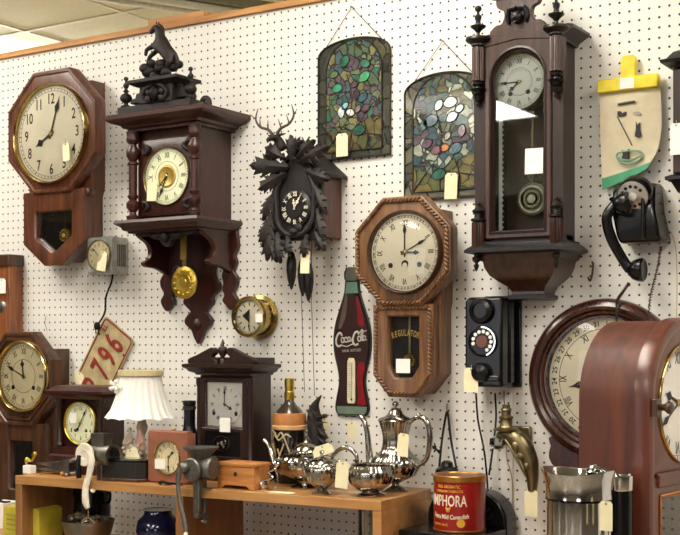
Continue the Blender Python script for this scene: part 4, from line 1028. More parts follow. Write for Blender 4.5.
x, z = W(483, 342, 4)
t2 = thing('wall_telephone', 'black boxy wall telephone with a tag on its lower left corner', 'telephone', x, 0, z)
mb = MB()
mb.prism([(-2.1,-4.6),(2.1,-4.6),(2.1,4.6),(-1.7,4.6),(-2.1,4.2)], .6, 4.0); mb.build('body', M['black'], t2, bevel=.3)
MB().box(-1.5, 2.6, .05, .6, -4.7, 4.8).build('back_plate', M['black'], t2, bevel=.1)
MB().box(2.05, 2.3, 1.4, 2.3, -4.2, 4.2).build('side_rib', M['black'], t2, bevel=.1)
MB().box(-1.6, 1.9, 3.9, 4.3, -4.0, -3.4).build('front_rib', M['black'], t2, bevel=.12)
MB().lathe([(1.35,3.9),(1.35,4.3),(1.2,4.6),(.8,4.7),(.75,4.5),(.05,4.5)], (-.1,0,3.2), 'o', 36).build('earpiece', M['black'], t2)
MB().lathe([(1.0,3.9),(1.0,4.5),(.85,4.8),(.3,5.0),(.02,5.02)], (-.1,0,-3.1), 'o', 32).build('mouthpiece', M['black'], t2)
fd = MB().lathe([(1.6,3.95),(1.6,4.2),(1.5,4.3),(1.3,4.32),(1.25,4.2),(.05,4.2)], (0,0,.05), 'o', 44).build('dial_mount', M['black'], t2)
mb = MB()
for k in range(10):
    a = -1.0+2*PI*k/13; mb.lathe([(.19,4.2),(.19,4.27),(.03,4.28)], (1.02*math.cos(a),0,.05+1.02*math.sin(a)), 'o', 12)
mb.build('number_spots', M['white'], fd)
MB().lathe([(.62,4.2),(.62,4.32),(.02,4.34)], (0,0,.05), 'o', 28).build('dial_card', plain('card_brown', '6b4438', .5), fd)
def arc_strip(r0, r1, a0, a1, o0, o1, cx=0, cz=0, n=24):
    a = [a0+(a1-a0)*i/n for i in range(n+1)]
    return [(cx+r1*math.cos(t), cz+r1*math.sin(t)) for t in a]+[(cx+r0*math.cos(t), cz+r0*math.sin(t)) for t in reversed(a)]
MB().prism(arc_strip(1.4,1.55,-1.2,1.6,0,0,0,.05), 4.28, 4.36).build('dial_rim', M['chrome'], fd)
for p in ([(476,393,1.5),(478,420,1.0),(484,450,1.6),(487,478,1.4),(488,496,2.0)], [(495,393,1.0),(496,420,.8),(492,455,1.2),(489,475,1.4)]):
    MB().tube([rel(*q) for q in p], .11, 8, 5).build('telephone_cord', M['black'], t2)
MB().tube([rel(504,391,.5), rel(504,400,.5), rel(505,406,.6)], .05, 6).build('hook_wire', M['wire'], t2)

# thin wires and peg hooks on the board
def wirething(name, label, cat, pts, r_, mat, k=4):
    x0, z0 = W(pts[0][0], pts[0][1], 0)
    o = MB().tube([(W(a,b_,c)[0]-x0, c, W(a,b_,c)[1]-z0) for a, b_, c in pts], r_, 6, k).build(name, mat, None, loc=(x0*I,0,z0*I))
    return tag(o, label, cat)
wirething('hanging_wire', 'thin dark wire hanging between the tall glazed clock and the boxy telephone', 'wire', [(508,285,.3),(508.5,290,.4),(508,299,.6)], .05, M['wire'])
wirething('peg_hook', 'small dark peg hook on bare pegboard right of the tall glazed clock', 'hook', [(592,262,.1),(593,264,.8),(592,275,.8),(590,281,.9),(588,277,1.2)], .1, M['wire'])
wirething('peg_hook', 'small thin peg hook above the lower left octagonal clock', 'hook', [(46,316,.1),(45.5,318,.6),(45,323,.6),(47,331,.9)], .05, M['old_brass'])
wirething('peg_hook', 'tiny peg hook on the board left of the red tobacco tin', 'hook', [(447,404,.1),(447,407,.6),(447,414,.7)], .08, M['steel'])

# tall wooden case cut by the left edge
tc_ = thing('tall_wooden_case', 'tall orange-brown wooden case cut off by the left edge', 'cabinet', -129.5, 0, 36.0)
xr = X(9.5, 2.5)+129.5
MB().box(-5, xr, .05, 2.5, 0, 32.6).build('body', M['orange_wood'], tc_, bevel=.15)
MB().box(-5.2, xr+.15, .05, 2.8, 31.3, 32.9).build('top_rail', M['walnut'], tc_, bevel=.12)
MB().box(xr-1.6, xr-.2, 2.5, 2.75, 1, 28.5).build('front_stile', M['orange_wood'], tc_, bevel=.06)
kx, kz = W(1.5, 307, 2.8)
MB().lathe([(.75,0),(.8,.15),(.6,.3),(.35,.35),(.3,.6),(.02,.7)], (kx+129.5,2.6,kz-36), 'o', 20).build('catch', M['steel'], tc_)

# cord loop with a knot
wl = thing('cord_loop', 'black cord loop with a small knot hanging behind the red tobacco tin', 'cord', W(447,413,.8)[0], 0, W(447,413,.8)[1])
x, z = W(447, 413, .8)
MB().tube([rel(439,471,1.6), rel(442,440,1.0), rel(446,415,.8), rel(448,414,.8), rel(451,440,1.0), rel(457,471,1.6)], .13, 8, 4).build('loop', M['black'], wl)
mb = MB().tube([rel(430,445,1.1), rel(433,447,1.2), rel(437,450,1.3), rel(440,452,1.3)], [.1,.2,.12,.25], 8, 4); mb.tube([rel(434,443,1.1), rel(436,448,1.2), rel(434,452,1.2)], .1, 6, 3)
mb.build('knot', M['black'], wl)
mb = MB().push(Matrix.Translation(rel(447,468,1.6))).lathe([(.9,-.8),(1.3,-.5),(1.2,-.1),(.7,.2),(.6,.6),(.3,.8)], (0,0,0), 'z', 20); mb.build('pull_handle', M['black'], wl)

# brass wall bracket
x, z = W(508, 432, 2.5)
wb = thing('brass_bracket', 'antique brass lamp bracket with curved horn arm hanging on the pegboard', 'lamp bracket', x, 0, z)
MB().lathe([(.3,.2),(1.3,.35),(1.35,.5),(.75,.7),(.62,.9),(.62,1.5),(.75,1.6),(.75,1.75),(.5,1.9),(.5,2.35),(.6,2.45),(.5,2.65),(.4,2.7),(.4,3.0)], (-.2,2.5,-.2), 'z', 28).build('socket', M['old_brass'], wb)
MB().tube([(-1.1,2.5,-.45),(0,2.6,-.3),(1.1,2.6,-.7),(1.8,2.5,-1.6),(2.4,2.4,-3.0),(2.6,2.3,-4.6),(2.6,2.3,-5.9)], [.35,.7,.9,.98,.85,.62,.45], 18, 5).build('horn_arm', M['old_brass'], wb)
mb = MB()
for k in range(3): mb.ball((1.2+k*.55,3.35-k*.1,-1.3-k*1.0), .42-.05*k, so=.6, sz=1.2)
mb.tube([(0,3.2,-.7),(.8,3.45,-1.6),(1.5,3.3,-2.9),(2.2,3.0,-4.4)], [.12,.16,.16,.1], 8, 4); mb.build('relief_ornament', M['old_brass'], wb)
MB().lathe([(.3,.6),(.75,.35),(.8,-.3),(.5,-.7),(.1,-.9)], (-1.0,2.7,-1.0), 'z', 12, flute=.15, fn=6).build('pendant_drop', M['crystal'], wb)
MB().box(-.8, 1.6, .05, .5, -1.9, .5).build('wall_plate', M['old_brass'], wb, bevel=.15)
MB().tube([(.4,.4,-.6),(.3,1.4,-.6),(.2,2.4,-.5)], .3, 10, 3).build('support_arm', M['old_brass'], wb)
MB().tube([(-.4,2.0,-1.0),(-.7,1.2,-3),(-.5,.35,-5.5),(-.6,.3,-12)], .07, 6, 5).build('lamp_cord', M['string'], wb)

# ================================================================== SHELF UNIT AND WHAT STANDS ON IT
SZ = 41.24
AL = math.radians(3.85)
sh_ = thing('shelf_unit', 'open orange-brown wooden shelf unit against the pegboard', 'shelf', -62.3, .25, 0, rz=AL)
SW, SD = 48.6, 12.1
DV = (X(177, 13.6)+62.3)/math.cos(AL)-.7
MB().box(-SW, 0, 0, SD, SZ-1.0, SZ).build('top_board', M['shelf_wood'], sh_, bevel=.06)
for x0 in (-SW, DV, -1.0): MB().box(x0, x0+1.0, 0.05, SD-.05, 0, SZ-1.02).build('upright', M['shelf_in'] if x0 != -1.0 else M['shelf_wood'], sh_, bevel=.05)
for zz in (33.0, 18.0, 3.0):
    for a, b_ in ((-SW+1.02, DV-.02), (DV+1.02, -1.02)): MB().box(a, b_, .1, SD-.15, zz-.9, zz).build('shelf_board', M['shelf_wood'], sh_)
def onshelf(xl, ol):        # shelf-local to world (x, off)
    p = Matrix.Rotation(AL, 2) @ Vector((xl, -ol)); return -62.3+p.x, .25-p.y

# ---- pedimented mantel clock
W3 = M['mahogany']; W4 = M['dark_walnut']
k1 = thing('mantel_clock', 'dark mantel clock with broken pediment, urn finial and square glazed dial', 'clock', -85.4, 5.0, SZ+.87)
MB().box(-3.7, 3.7, -2.0, 1.6, .8, 11.3).build('case', W4, k1)
MB().loft([[(-a,-2.1,h),(a,-2.1,h),(a,b,h),(-a,b,h)] for a, b, h in ((4.3,2.5,-.85),(4.3,2.5,.6),(4.0,2.3,.8),(3.8,2.1,1.0))]).build('base', W4, k1)
frame(k1, 'door_frame', [(-3.4,1.1),(3.4,1.1),(3.4,11.0),(-3.4,11.0)], [(-2.6,5.4),(2.6,5.4),(2.6,10.4),(-2.6,10.4)], 1.6, 2.15, W4, lip=.12)
frame(k1, 'tablet_frame', [(-3.0,1.6),(3.0,1.6),(3.0,5.2),(-3.0,5.2)], [(-2.5,2.0),(2.5,2.0),(2.5,4.8),(-2.5,4.8)], 2.15, 2.3, M['gold_paint'] if False else W4, lip=.05)
MB().prism([(-2.55,1.95),(2.55,1.95),(2.55,4.85),(-2.55,4.85)], 2.1, 2.2).build('black_tablet', M['black'], k1)
mb = MB().loft([[(1.15*q*math.cos(2*PI*i/40)+-.1,oo,3.45+.9*q*math.sin(2*PI*i/40)) for i in range(40)] for q, oo in ((1,2.2),(1.0,2.32),(.86,2.32),(.84,2.24))], False, False); mb.build('oval_border', M['silver'], k1)
mb = MB()
for k in range(9): mb.ball((-.1+random.uniform(-.6,.6), 2.25, 3.45+random.uniform(-.45,.45)), .14, so=.4, n=8)
mb.tube([(-.8,2.26,3.1),(-.3,2.28,3.7),(.2,2.28,3.3),(.6,2.26,3.8)], .06, 6, 4); mb.build('oval_ornament', M['silver'], k1)
MB().prism([(-2.6,5.4),(2.6,5.4),(2.6,10.4),(-2.6,10.4)], 1.6, 1.7).build('dial_plate', M['dial_white'], k1)
dial_set(k1, 2.4, (0,7.9), 1.8, M['dial_white'], 'roman', hands=(4, 0), size=.55, ticks=False)
glass_plate(k1, [(-2.6,5.4),(2.6,5.4),(2.6,10.4),(-2.6,10.4)], 1.98)
winding_holes(k1, (0,7.9), 1.8, .22, 1.6, -1.1)
for sx in (-1,1): MB().lathe([(.42,1.0),(.42,1.3),(.3,1.5),(.34,5),(.3,9.8),(.42,10.2),(.42,10.9)], (sx*3.65,1.85,0), 'z', 16).build('side_column', W4, k1)
MB().loft([[(-a,-2.1,h),(a,-2.1,h),(a,b,h),(-a,b,h)] for a, b, h in ((3.9,2.2,11.2),(4.0,2.3,11.4),(4.5,2.8,11.6),(4.7,3.0,11.9),(5.1,3.3,12.1),(5.1,3.3,12.45),(4.6,3.0,12.5))]).build('cornice', W4, k1)
for sx in (-1,1):
    pt = smoothpts([(sx*4.6,12.4),(sx*4.7,13.0),(sx*3.4,13.5),(sx*2.0,14.1),(sx*1.3,14.35),(sx*.95,14.1),(sx*1.0,13.6),(sx*1.35,13.3),(sx*.8,13.0),(sx*.55,12.7),(sx*.4,12.4)], 3)
    MB().prism(pt, 1.8, 2.7).build('pediment_scroll', W4, k1, bevel=.08)
MB().box(-4.3, 4.3, -2.0, 1.8, 12.4, 13.2).build('top_block', W4, k1, bevel=.08)
MB().lathe([(.35,12.4),(.35,12.9),(.2,13.1),(.25,13.3),(.55,13.8),(.6,14.1),(.45,14.4),(.2,14.5),(.15,14.7),(.25,14.8),(.15,15.0),(.05,15.3)], (0,2.2,0), 'z', 20).build('urn_finial', W4, k1)

# ---- columned mantel clock on the left
xm = (X(58,9)+X(106,9))/2
k2 = thing('mantel_clock', 'dark columned mantel clock with greenish round dial beside the lamp', 'clock', xm, 8.2, SZ+.02)
MB().loft([[(-a,-3.4,h),(a,-3.4,h),(a,b,h),(-a,b,h)] for a, b, h in ((4.7,2.6,0),(4.7,2.6,.7),(4.4,2.3,1.1),(4.3,2.2,2.0),(4.0,1.9,2.2),(3.9,1.8,3.0))]).build('stepped_base', W3, k2)
MB().box(-3.4, 3.4, -3.0, .6, 3.0, 9.2).build('case', W3, k2)
MB().loft([[(-a,-3.2,h),(a,-3.2,h),(a,b,h),(-a,b,h)] for a, b, h in ((3.9,1.4,8.9),(4.1,1.7,9.2),(4.4,1.9,9.4),(4.8,2.3,9.6),(4.8,2.3,9.9),(4.4,2.0,10.0),(3.8,1.4,10.5))]).build('cornice', W3, k2)
for sx in (-1,1): MB().lathe([(.45,3.0),(.5,3.3),(.33,3.6),(.38,6),(.33,8.3),(.5,8.6),(.5,9.0)], (sx*3.4,1.1,0), 'z', 18).build('column', W4, k2)
dial_set(k2, 2.45, (.0,6.0), .95, M['dial_green'], 'arabic', hands=(7, 5), size=.5)
MB().lathe([(2.6,.5),(2.6,.9)], (0,0,6.0), 'o', 40).build('dial_back', W4, k2)
bezel(k2, 2.45, (.0,6.0), .85, .22, M['gold'], h=.4)
winding_holes(k2, (.0,6.0), .95, .2, .9, -.9)

# ---- lamp with a white shade and a porcelain figure
xl = X(141, 8)
lm = thing('table_lamp', 'table lamp with white ruffled shade and a porcelain figure on its stem', 'lamp', xl, 8.0, SZ+.02)
n = 64
def ruf(r_, zz, amp, fr=22): return [((r_+amp*math.cos(fr*2*PI*i/n))*math.cos(2*PI*i/n), (r_+amp*math.cos(fr*2*PI*i/n))*math.sin(2*PI*i/n), zz+amp*.6*math.sin(fr*PI*i/n+1)) for i in range(n)]
n = 176
shade = plain('shade_fabric', 'f1eee6', .8, noise=.02)
mb = MB().loft([ruf(2.55,12.2,.02),ruf(2.45,11.8,.02),ruf(2.5,11.1,.04),ruf(2.7,10.1,.06),ruf(3.1,8.9,.08),ruf(3.5,7.8,.1),ruf(4.15,6.9,.15),ruf(4.05,6.9,.15),ruf(3.4,7.75,.1),ruf(3.0,8.85,.08),ruf(2.4,11.1,.04),ruf(2.45,12.2,.02)], False, False)
n = 16
ls = mb.build('lamp_shade', shade, lm)
MB().lathe([(2.6,11.8),(2.7,11.9),(2.7,12.5),(2.55,12.55),(2.5,11.9)], (0,0,0), 'z', 48, cap=False).build('shade_band', plain('shade_band', 'cdbf94', .7), ls)
mb = MB()
for a in range(5):
    t = a*2*PI/5; mb.tube([(-1.6,2.4,10.7),(-1.6+.9*math.cos(t),2.8,10.7+.7*math.sin(t)),(-1.6+.2*math.cos(t+.5),2.6,10.7+.2*math.sin(t+.5))], [.12,.3,.12], 8, 3)
mb.build('bow', shade, ls)
por = plain('porcelain', 'd9cdb9', .3, noise=.15, scale=25)
MB().lathe([(2.0,0),(2.1,.25),(1.7,.6),(1.6,1.0),(1.9,1.6),(1.8,2.4),(1.2,2.6)], (0,0,0), 'z', 32).build('lamp_base', M['old_brass'], lm)
MB().lathe([(.35,1),(.3,4.8),(.55,5.2),(.7,5.8),(.5,6.3),(.35,7.5),(.12,7.6),(.1,12.0)], (0,-.2,0), 'z', 18).build('stem', plain('stem_glass', 'b9b3a6', .2), lm)
for px_, hh, colr in ((-1.0, 4.1, 'dccbb5'), (.9, 4.5, 'd3a99a')):
    vv = [(px_,.9,1.1),(px_,1.0,2.2),(px_*.8,1.0,3.0),(px_*.8,1.0,hh-.6),(px_*.8,1.1,hh)]
    vv = [(a,b_,c_+1.7) for a,b_,c_ in vv]
    fg = skin('porcelain_figure', vv+[(px_+.6,1.3,4.2),(px_+.2,1.7,3.8),(px_-.5,1.3,4.2),(px_-.2,1.7,3.7)], [(0,1),(1,2),(2,3),(3,4),(2,5),(5,6),(2,7),(7,8)], [.75,.5,.4,.18,.3,.16,.13,.16,.13], plain('porcelain_tint', colr, .3, noise=.2, scale=30), lm)
mb = MB()
for k in range(14): mb.ball((random.uniform(-1.4,1.4), 1.2+random.uniform(0,.5), 2.8+random.uniform(0,.9)), random.uniform(.2,.35), n=8)
mb.build('porcelain_flowers', por, lm)

# ---- black wooden box in front of the lamp
xb = X(124, 12.5)
bb = thing('black_box', 'low dark lidded wooden box with brass foot strip in front of the lamp', 'box', xb, 12.0, SZ+.02, rz=.15)
oc_ = [(-3.1,-1.4),(-2.3,-2.2),(2.3,-2.2),(3.1,-1.4),(3.1,.9),(2.3,1.7),(-2.3,1.7),(-3.1,.9)]
MB().zprism(oc_, .3, 2.2).build('body', M['black_matte'], bb, bevel=.06)
MB().zprism([(a*1.03,b_*1.03) for a, b_ in oc_], 0, .35).build('base_moulding', M['walnut'], bb, bevel=.06)
MB().zprism([(a*1.02,b_*1.02) for a, b_ in oc_], 2.2, 2.5).build('lid', M['black'], bb, bevel=.06)
MB().zprism([(a*.7,b_*.6) for a, b_ in oc_], 2.5, 2.54).build('lid_inlay', M['silver'], bb)

# ---- square terracotta coloured clock
xq = X(167.5, 12.2)
sq = thing('square_clock', 'square terracotta-coloured desk clock with round cream dial on the shelf', 'clock', xq, 11.3, SZ+.02)
annulus_frame(sq, 'frame', [(-2.9,.05),(2.9,.05),(2.9,5.9),(-2.9,5.9)], 1.95, (-.1,2.9), 0.05, .95, M['square_wood'])
MB().box(-2.6, 2.6, -.9, .1, .1, 5.6).build('case', M['square_wood'], sq, bevel=.1)
dial_set(sq, 1.95, (-.1,2.9), .55, M['dial_old'], 'arabic', hands=(1, 30), size=.4, inner=.55)
bezel(sq, 1.88, (-.1,2.9), .8, .1, M['brass'], h=.3)
mb = MB(); mb.ball((0,-.2,6.0), .2); mb.ball((.4,.7,5.2), .13); mb.build('top_knob', M['brass'], sq)

# ---- small pine box
xp = (X(217,12.3)+X(254,12.3))/2
pb_ = thing('wooden_box', 'small honey-coloured wooden box with keyhole in front of the pedimented clock', 'box', xp, 10.3, SZ+.02, rz=-.03)
MB().prism([(-2.5,0),(-1.9,0),(-1.5,.35),(1.5,.35),(1.9,0),(2.5,0),(2.5,2.5),(-2.5,2.5)], -.9, 1.9).build('body', M['pine_box'], pb_, bevel=.05)
MB().loft([[(-a,-b+1.0,h),(a,-b+1.0,h),(a,b,h),(-a,b,h)] for a, b, h in ((2.6,2.0,2.5),(2.6,2.0,2.75),(2.3,1.7,2.85))]).build('lid', M['pine_box'], pb_)
MB().lathe([(.24,1.9),(.24,1.95),(.02,1.96)], (0,0,1.6), 'o', 16).build('keyhole', M['ink'], pb_)

# ---- silver tableware
SL = M['silver']
def vessel(name, label, cat, x, off, prof, flute=.04, fn=20, foot=None):
    r = thing(name, label, cat, x, off, SZ+.02)
    MB().push(Matrix.Diagonal((1, .68 if name == 'teapot' else 1, 1, 1))).lathe(prof, n=120, flute=flute, fn=fn).build('body', SL, r)
    if foot: MB().lathe(foot, n=48).build('foot', SL, r)
    return r
tp = vessel('teapot', 'wide silver teapot with fluted body, behind the sugar bowl', 'teapot', X(306,7.2), 7.1,
    [(.9,.7),(1.6,.95),(2.9,1.5),(3.55,2.3),(3.6,2.9),(3.1,3.4),(2.2,3.75),(1.7,3.9),(1.65,4.05),(1.6,3.9)], foot=[(1.7,0),(1.75,.12),(1.3,.3),(.8,.5),(.85,.75)])
MB().lathe([(1.55,3.9),(1.5,4.1),(1.2,4.5),(.8,4.8),(.3,4.95),(.2,5.1),(.32,5.3),(.3,5.45),(.12,5.6),(.03,5.65)], n=40).build('lid', SL, tp)
MB().tube([(-2.8,0,1.9),(-4.0,0,2.2),(-4.6,0,3.2),(-5.0,0,4.2),(-5.7,0,4.9)], [.75,.55,.4,.3,.28], 16, 6).build('spout', SL, tp)
MB().tube([(2.9,0,3.1),(4.0,0,4.2),(5.2,0,4.6),(6.3,0,3.9),(6.3,0,2.8),(5.2,0,2.0),(3.3,0,1.9)], [.2,.22,.26,.24,.22,.22,.2], 12, 6).build('handle', SL, tp)
MB().lathe([(1.45,3.75),(1.55,3.85),(1.45,3.95)], n=40, cap=False).build('collar', SL, tp)
sg = vessel('sugar_bowl', 'lidded silver sugar bowl with small side handles, nearest the shelf edge', 'sugar bowl', X(322,10.9), 10.9,
    [(.55,.7),(.9,.9),(1.5,1.5),(1.75,2.3),(1.7,2.8),(1.45,3.1),(1.4,3.2)], foot=[(1.05,0),(1.1,.12),(.8,.3),(.45,.5),(.6,.75)])
MB().lathe([(1.5,3.15),(1.45,3.3),(1.1,3.6),(.6,3.85),(.25,3.95),(.15,4.15),(.28,4.35),(.22,4.5),(.04,4.6)], n=40).build('lid', SL, sg)
for sx in (-1,1): MB().tube([(sx*1.5,0,3.0),(sx*2.0,0,3.6),(sx*2.4,0,3.2),(sx*2.2,0,2.2),(sx*1.6,0,1.7)], .15, 10, 6).build('handle', SL, sg)
cm = vessel('creamer', 'round open silver bowl with fluted sides at the front right of the shelf', 'bowl', X(369,9.5), 9.2,
    [(.9,.5),(1.4,.7),(2.1,1.3),(2.35,2.0),(2.25,2.6),(1.95,3.0),(1.9,3.15),(2.0,3.25),(1.85,3.15),(1.8,2.9),(2.1,2.2),(1.9,1.4),(.8,.9)], foot=[(1.5,0),(1.55,.12),(1.25,.25),(.85,.4),(.95,.55)])
cp = vessel('coffee_pot', 'tall silver coffee pot with domed lid and large loop handle', 'coffee pot', X(395,4.5), 4.4,
    [(.55,.9),(.9,1.1),(2.1,1.7),(2.6,2.6),(2.5,3.3),(1.9,3.9),(1.5,4.3),(1.35,4.9),(1.3,5.7),(1.45,6.5),(1.7,7.3),(1.8,7.5),(1.65,7.4)], foot=[(1.4,0),(1.45,.12),(1.1,.35),(.45,.6),(.4,.8),(.6,.95)])
MB().lathe([(1.85,7.4),(1.9,7.5),(1.75,7.7),(1.1,7.95),(.8,8.2),(.7,8.5),(.4,8.75),(.15,8.85),(.15,8.95),(.34,9.1),(.36,9.3),(.2,9.5),(.03,9.55)], n=44).build('lid', SL, cp)
MB().tube([(-2.1,0,2.2),(-3.0,0,2.7),(-3.3,0,4.2),(-3.5,0,6.0),(-3.9,0,7.3),(-4.4,0,7.8)], [.6,.5,.36,.3,.26,.22], 14, 6).build('spout', SL, cp)
MB().tube([(1.6,0,7.2),(2.6,0,7.9),(3.6,0,7.7),(4.1,0,6.6),(4.1,0,5.0),(3.6,0,3.5),(2.3,0,2.6)], [.2,.26,.32,.3,.3,.28,.2], 12, 6).build('handle', SL, cp)
MB().ball((2.8,0,8.15), .25).build('thumb_piece', SL, cp)

# small wire gadget and loose tag beside the teapot
xg = X(265, 12)
wg = thing('wire_gadget', 'small bent silver wire gadget lying beside the honey-coloured box', 'gadget', xg, 10.9, SZ+.02)
MB().tube([(-1.5,0,.15),(-1.2,.3,.1),(.6,.4,.1),(1.0,.2,1.2),(.5,0,2.4),(.9,-.2,2.9),(.2,-.2,2.2),(-.6,-.1,1.8),(.3,.1,1.4),(-.9,.2,.9),(-1.6,.1,.6),(-1.5,0,.15)], .11, 8, 5).build('wire_frame', M['chrome'], wg)
MB().lathe([(.45,-.3),(.5,0),(.4,.3),(.1,.35)], (-.9,.2,.62), 'x', 16).build('end_cap', M['chrome'], wg)
bt = thing('price_tag', 'cream price tag lying flat on the shelf below the teapot spout', 'price tag', *onshelf(-12.2,11.0), SZ+.03, rz=.1)
MB().zprism([(-1.5,-.5),(1.0,-.5),(1.5,-.2),(1.5,.3),(1.0,.6),(-1.5,.6)], 0, .03).build('card', M['tag_paper'], bt)

# leather bound bottle
xo = X(289.5, 3.8)
bo = thing('bottle', 'dark bottle with orange leather shoulder band and gold cap', 'bottle', xo, 3.8, SZ+.02)
bo.scale = (.82, .82, .97)
MB().lathe([(2.0,0),(2.15,.2),(2.15,6.3),(2.05,6.6)], n=40).build('body', plain('bottle_dark', '14110c', .2, coat=.5), bo)
MB().lathe([(2.1,6.4),(2.3,6.5),(2.35,7.6),(2.2,8.0),(1.9,8.1)], n=40).build('shoulder_band', plain('leather_orange', 'b9783e', .5, noise=.2), bo)
MB().lathe([(2.32,6.15),(2.45,6.25),(2.45,6.6),(2.3,6.7)], n=40, cap=False).build('band_rim', plain('leather_pale', 'c9a06a', .5), bo)
MB().lathe([(1.95,8.05),(1.6,8.5),(1.0,9.0),(.65,9.4),(.6,9.8)], n=32).build('neck', plain('bottle_smoke', '3d3326', .2, coat=.4), bo)
MB().lathe([(.66,9.6),(.72,9.7),(.72,10.5),(.62,10.6),(.62,11.0),(.68,11.05),(.68,12.0),(.55,12.1)], n=28).build('cap', M['gold'], bo)
mb = MB()
for pts in (((-1.8,1.4,5.9),(-.6,2.2,5.3),(.2,2.3,5.9),(.8,2.2,5.0),(1.4,1.9,3.2),(1.3,1.9,1.0)), ((-1.9,1.3,5.6),(-1.0,2.1,5.9),(-.2,2.3,5.0),(.9,2.2,5.7),(1.5,1.8,5.4)), ((.6,2.2,4.6),(-.2,2.3,2.9),(-.8,2.2,1.4)), ((-.4,2.3,4.0),(.3,2.3,2.4),(.2,2.3,1.1))):
    mb.tube(pts, .11, 6, 5)
mb.build('leather_lacing', plain('lacing', 'b8a37c', .7), bo)
MB().tube([(-1.7,1.4,4.6),(-1.3,1.9,3.3),(-1.6,1.6,2.2)], [.2,.5,.3], 8, 4).build('leather_patch', plain('patch_tan', '8f7340', .6), bo)

# dark feathered bird ornament
xd = X(318, 3.0)
bi = thing('bird_ornament', 'dark spiky bird-like ornament standing right of the gold-capped bottle', 'ornament', xd, 2.6, SZ+.02)
fm = plain('dark_feather', '1f1a16', .5, noise=.3)
skin('bird_body', [(0,0,1.5),(-.2,0,3.5),(-.5,.1,6.0),(-.7,.2,7.8),(-.5,.4,8.6),(0,.6,9.2),(.6,.6,9.9)], [(0,1),(1,2),(2,3),(3,4),(4,5),(5,6)], [.7,1.0,1.05,.85,.55,.3,.08], fm, bi)
MB().lathe([(1.1,0),(1.2,.2),(.8,.6),(.6,1.2),(.7,1.6)], n=20).build('base', fm, bi)
for k in range(16):
    a = random.uniform(-1.2,1.6); zz = random.uniform(3,7.8)
    leaf('feather', -.3+.5*math.cos(a), .5+random.uniform(-.3,.4), zz, random.uniform(-1.9,.9) if k % 3 else 2.3, random.uniform(1.2,2.0), .7, .15, bi, fm)

mb = MB()
for k in range(12):
    a = random.uniform(.2, 2.6); L_ = random.uniform(2, 4.2); z0 = random.uniform(4, 7)
    mb.tube([(-.3,.7,z0),(-.3+.5*L_*math.cos(a),.9,z0+.4*L_*math.sin(a)),(-.3+.8*L_*math.cos(a),1.0,z0+.55*L_*math.sin(a)-.3)], [.06,.1,.03], 6, 3)
mb.build('wispy_plumes', plain('plume_grey', '3c3630', .6), bi)
# dark bottle behind the square clock
xk = X(189.5, 7)
db = thing('bottle', 'slim black glass bottle standing against the left side of the pedimented clock', 'bottle', xk, 7.0, SZ+.02)
MB().lathe([(.95,0),(1.0,.2),(1.0,4.6),(.9,5.4),(.72,5.9),(.68,6.4),(.68,8.5),(.76,8.55),(.76,9.0),(.66,9.05)], n=28).build('glass_body', M['black'], db)
MB().lathe([(.78,8.0),(.78,8.4)], n=24).build('neck_ring', M['black_matte'], db)

# ---- meat grinder clamped on the shelf edge
def edge(xw):                  # off of the shelf front at world x
    t = (xw+62.3)/math.cos(AL); return .25+SD*math.cos(AL)-t*math.sin(AL)
xg = X(193, 15); eo = edge(xg)
mg = thing('meat_grinder', 'grey cast-iron hand meat grinder clamped to the shelf edge', 'grinder', xg, eo, SZ)
CA = M['cast']
mg.scale = (.76, .76, .8)
MB().lathe([(.9,3.0),(1.0,3.6),(1.5,4.6),(2.3,5.3),(2.6,5.5),(2.6,5.65),(2.4,5.6),(1.3,4.7),(.5,4.2)], (.2,.2,0), 'z', 32).build('hopper', CA, mg)
MB().lathe([(1.3,-2.4),(1.35,-1.5),(1.3,1.2),(1.55,1.3),(1.6,2.1),(1.4,2.3),(.1,2.3)], (0,0,2.7), 'o', 32).build('barrel', CA, mg)
MB().lathe([(1.55,.3),(1.6,.5),(1.6,1.9),(1.4,2.2),(1.0,2.2),(.05,2.2)], (.3,0,2.9), 'x', 32).build('end_ring', CA, mg)
MB().prism(smoothpts([(-.5,2.0),(.7,2.0),(.7,.2),(1.9,.05),(1.9,-.0),(.5,.01),(-.4,.01)], 1), -.6, .5).build('leg', CA, mg, bevel=.08)
mb = MB(); mb.box(-.5, .6, .45, 1.1, -3.4, 2.2); mb.box(-.4, .5, -1.6, 1.1, -3.9, -3.3); mb.build('clamp_arm', CA, mg, bevel=.12)
mb = MB().lathe([(.3,-3.3),(.3,-1.5),(.6,-1.45),(.6,-1.05)], (.05,-.9,0), 'z', 16); mb.tube([(-.5,-.9,-4.6),(.6,-.9,-4.6)], .2, 10); mb.lathe([(.22,-4.7),(.22,-3.4)], (.05,-.9,0), 'z', 12); mb.build('clamp_screw', CA, mg)
ck = MB().tube([(-.9,2.6,2.9),(-1.5,2.9,2.3),(-1.6,3.0,.6),(-1.2,3.1,-1.6),(-.5,3.1,-3.6),(-.1,3.1,-5.4)], [.5,.45,.36,.33,.33,.4], 12, 6, flat=.6).build('crank', CA, mg)
MB().lathe([(.8,2.2),(.85,2.5),(.6,3.0),(.35,3.2),(.02,3.25)], (-.9,0,3.0), 'o', 24).build('crank_nut', CA, ck)
MB().lathe([(.2,0),(.38,.2),(.42,.8),(.3,1.4),(.1,1.6)], (-.1,3.1,-7.0), 'z', 14).build('crank_grip', M['ivory'], ck)

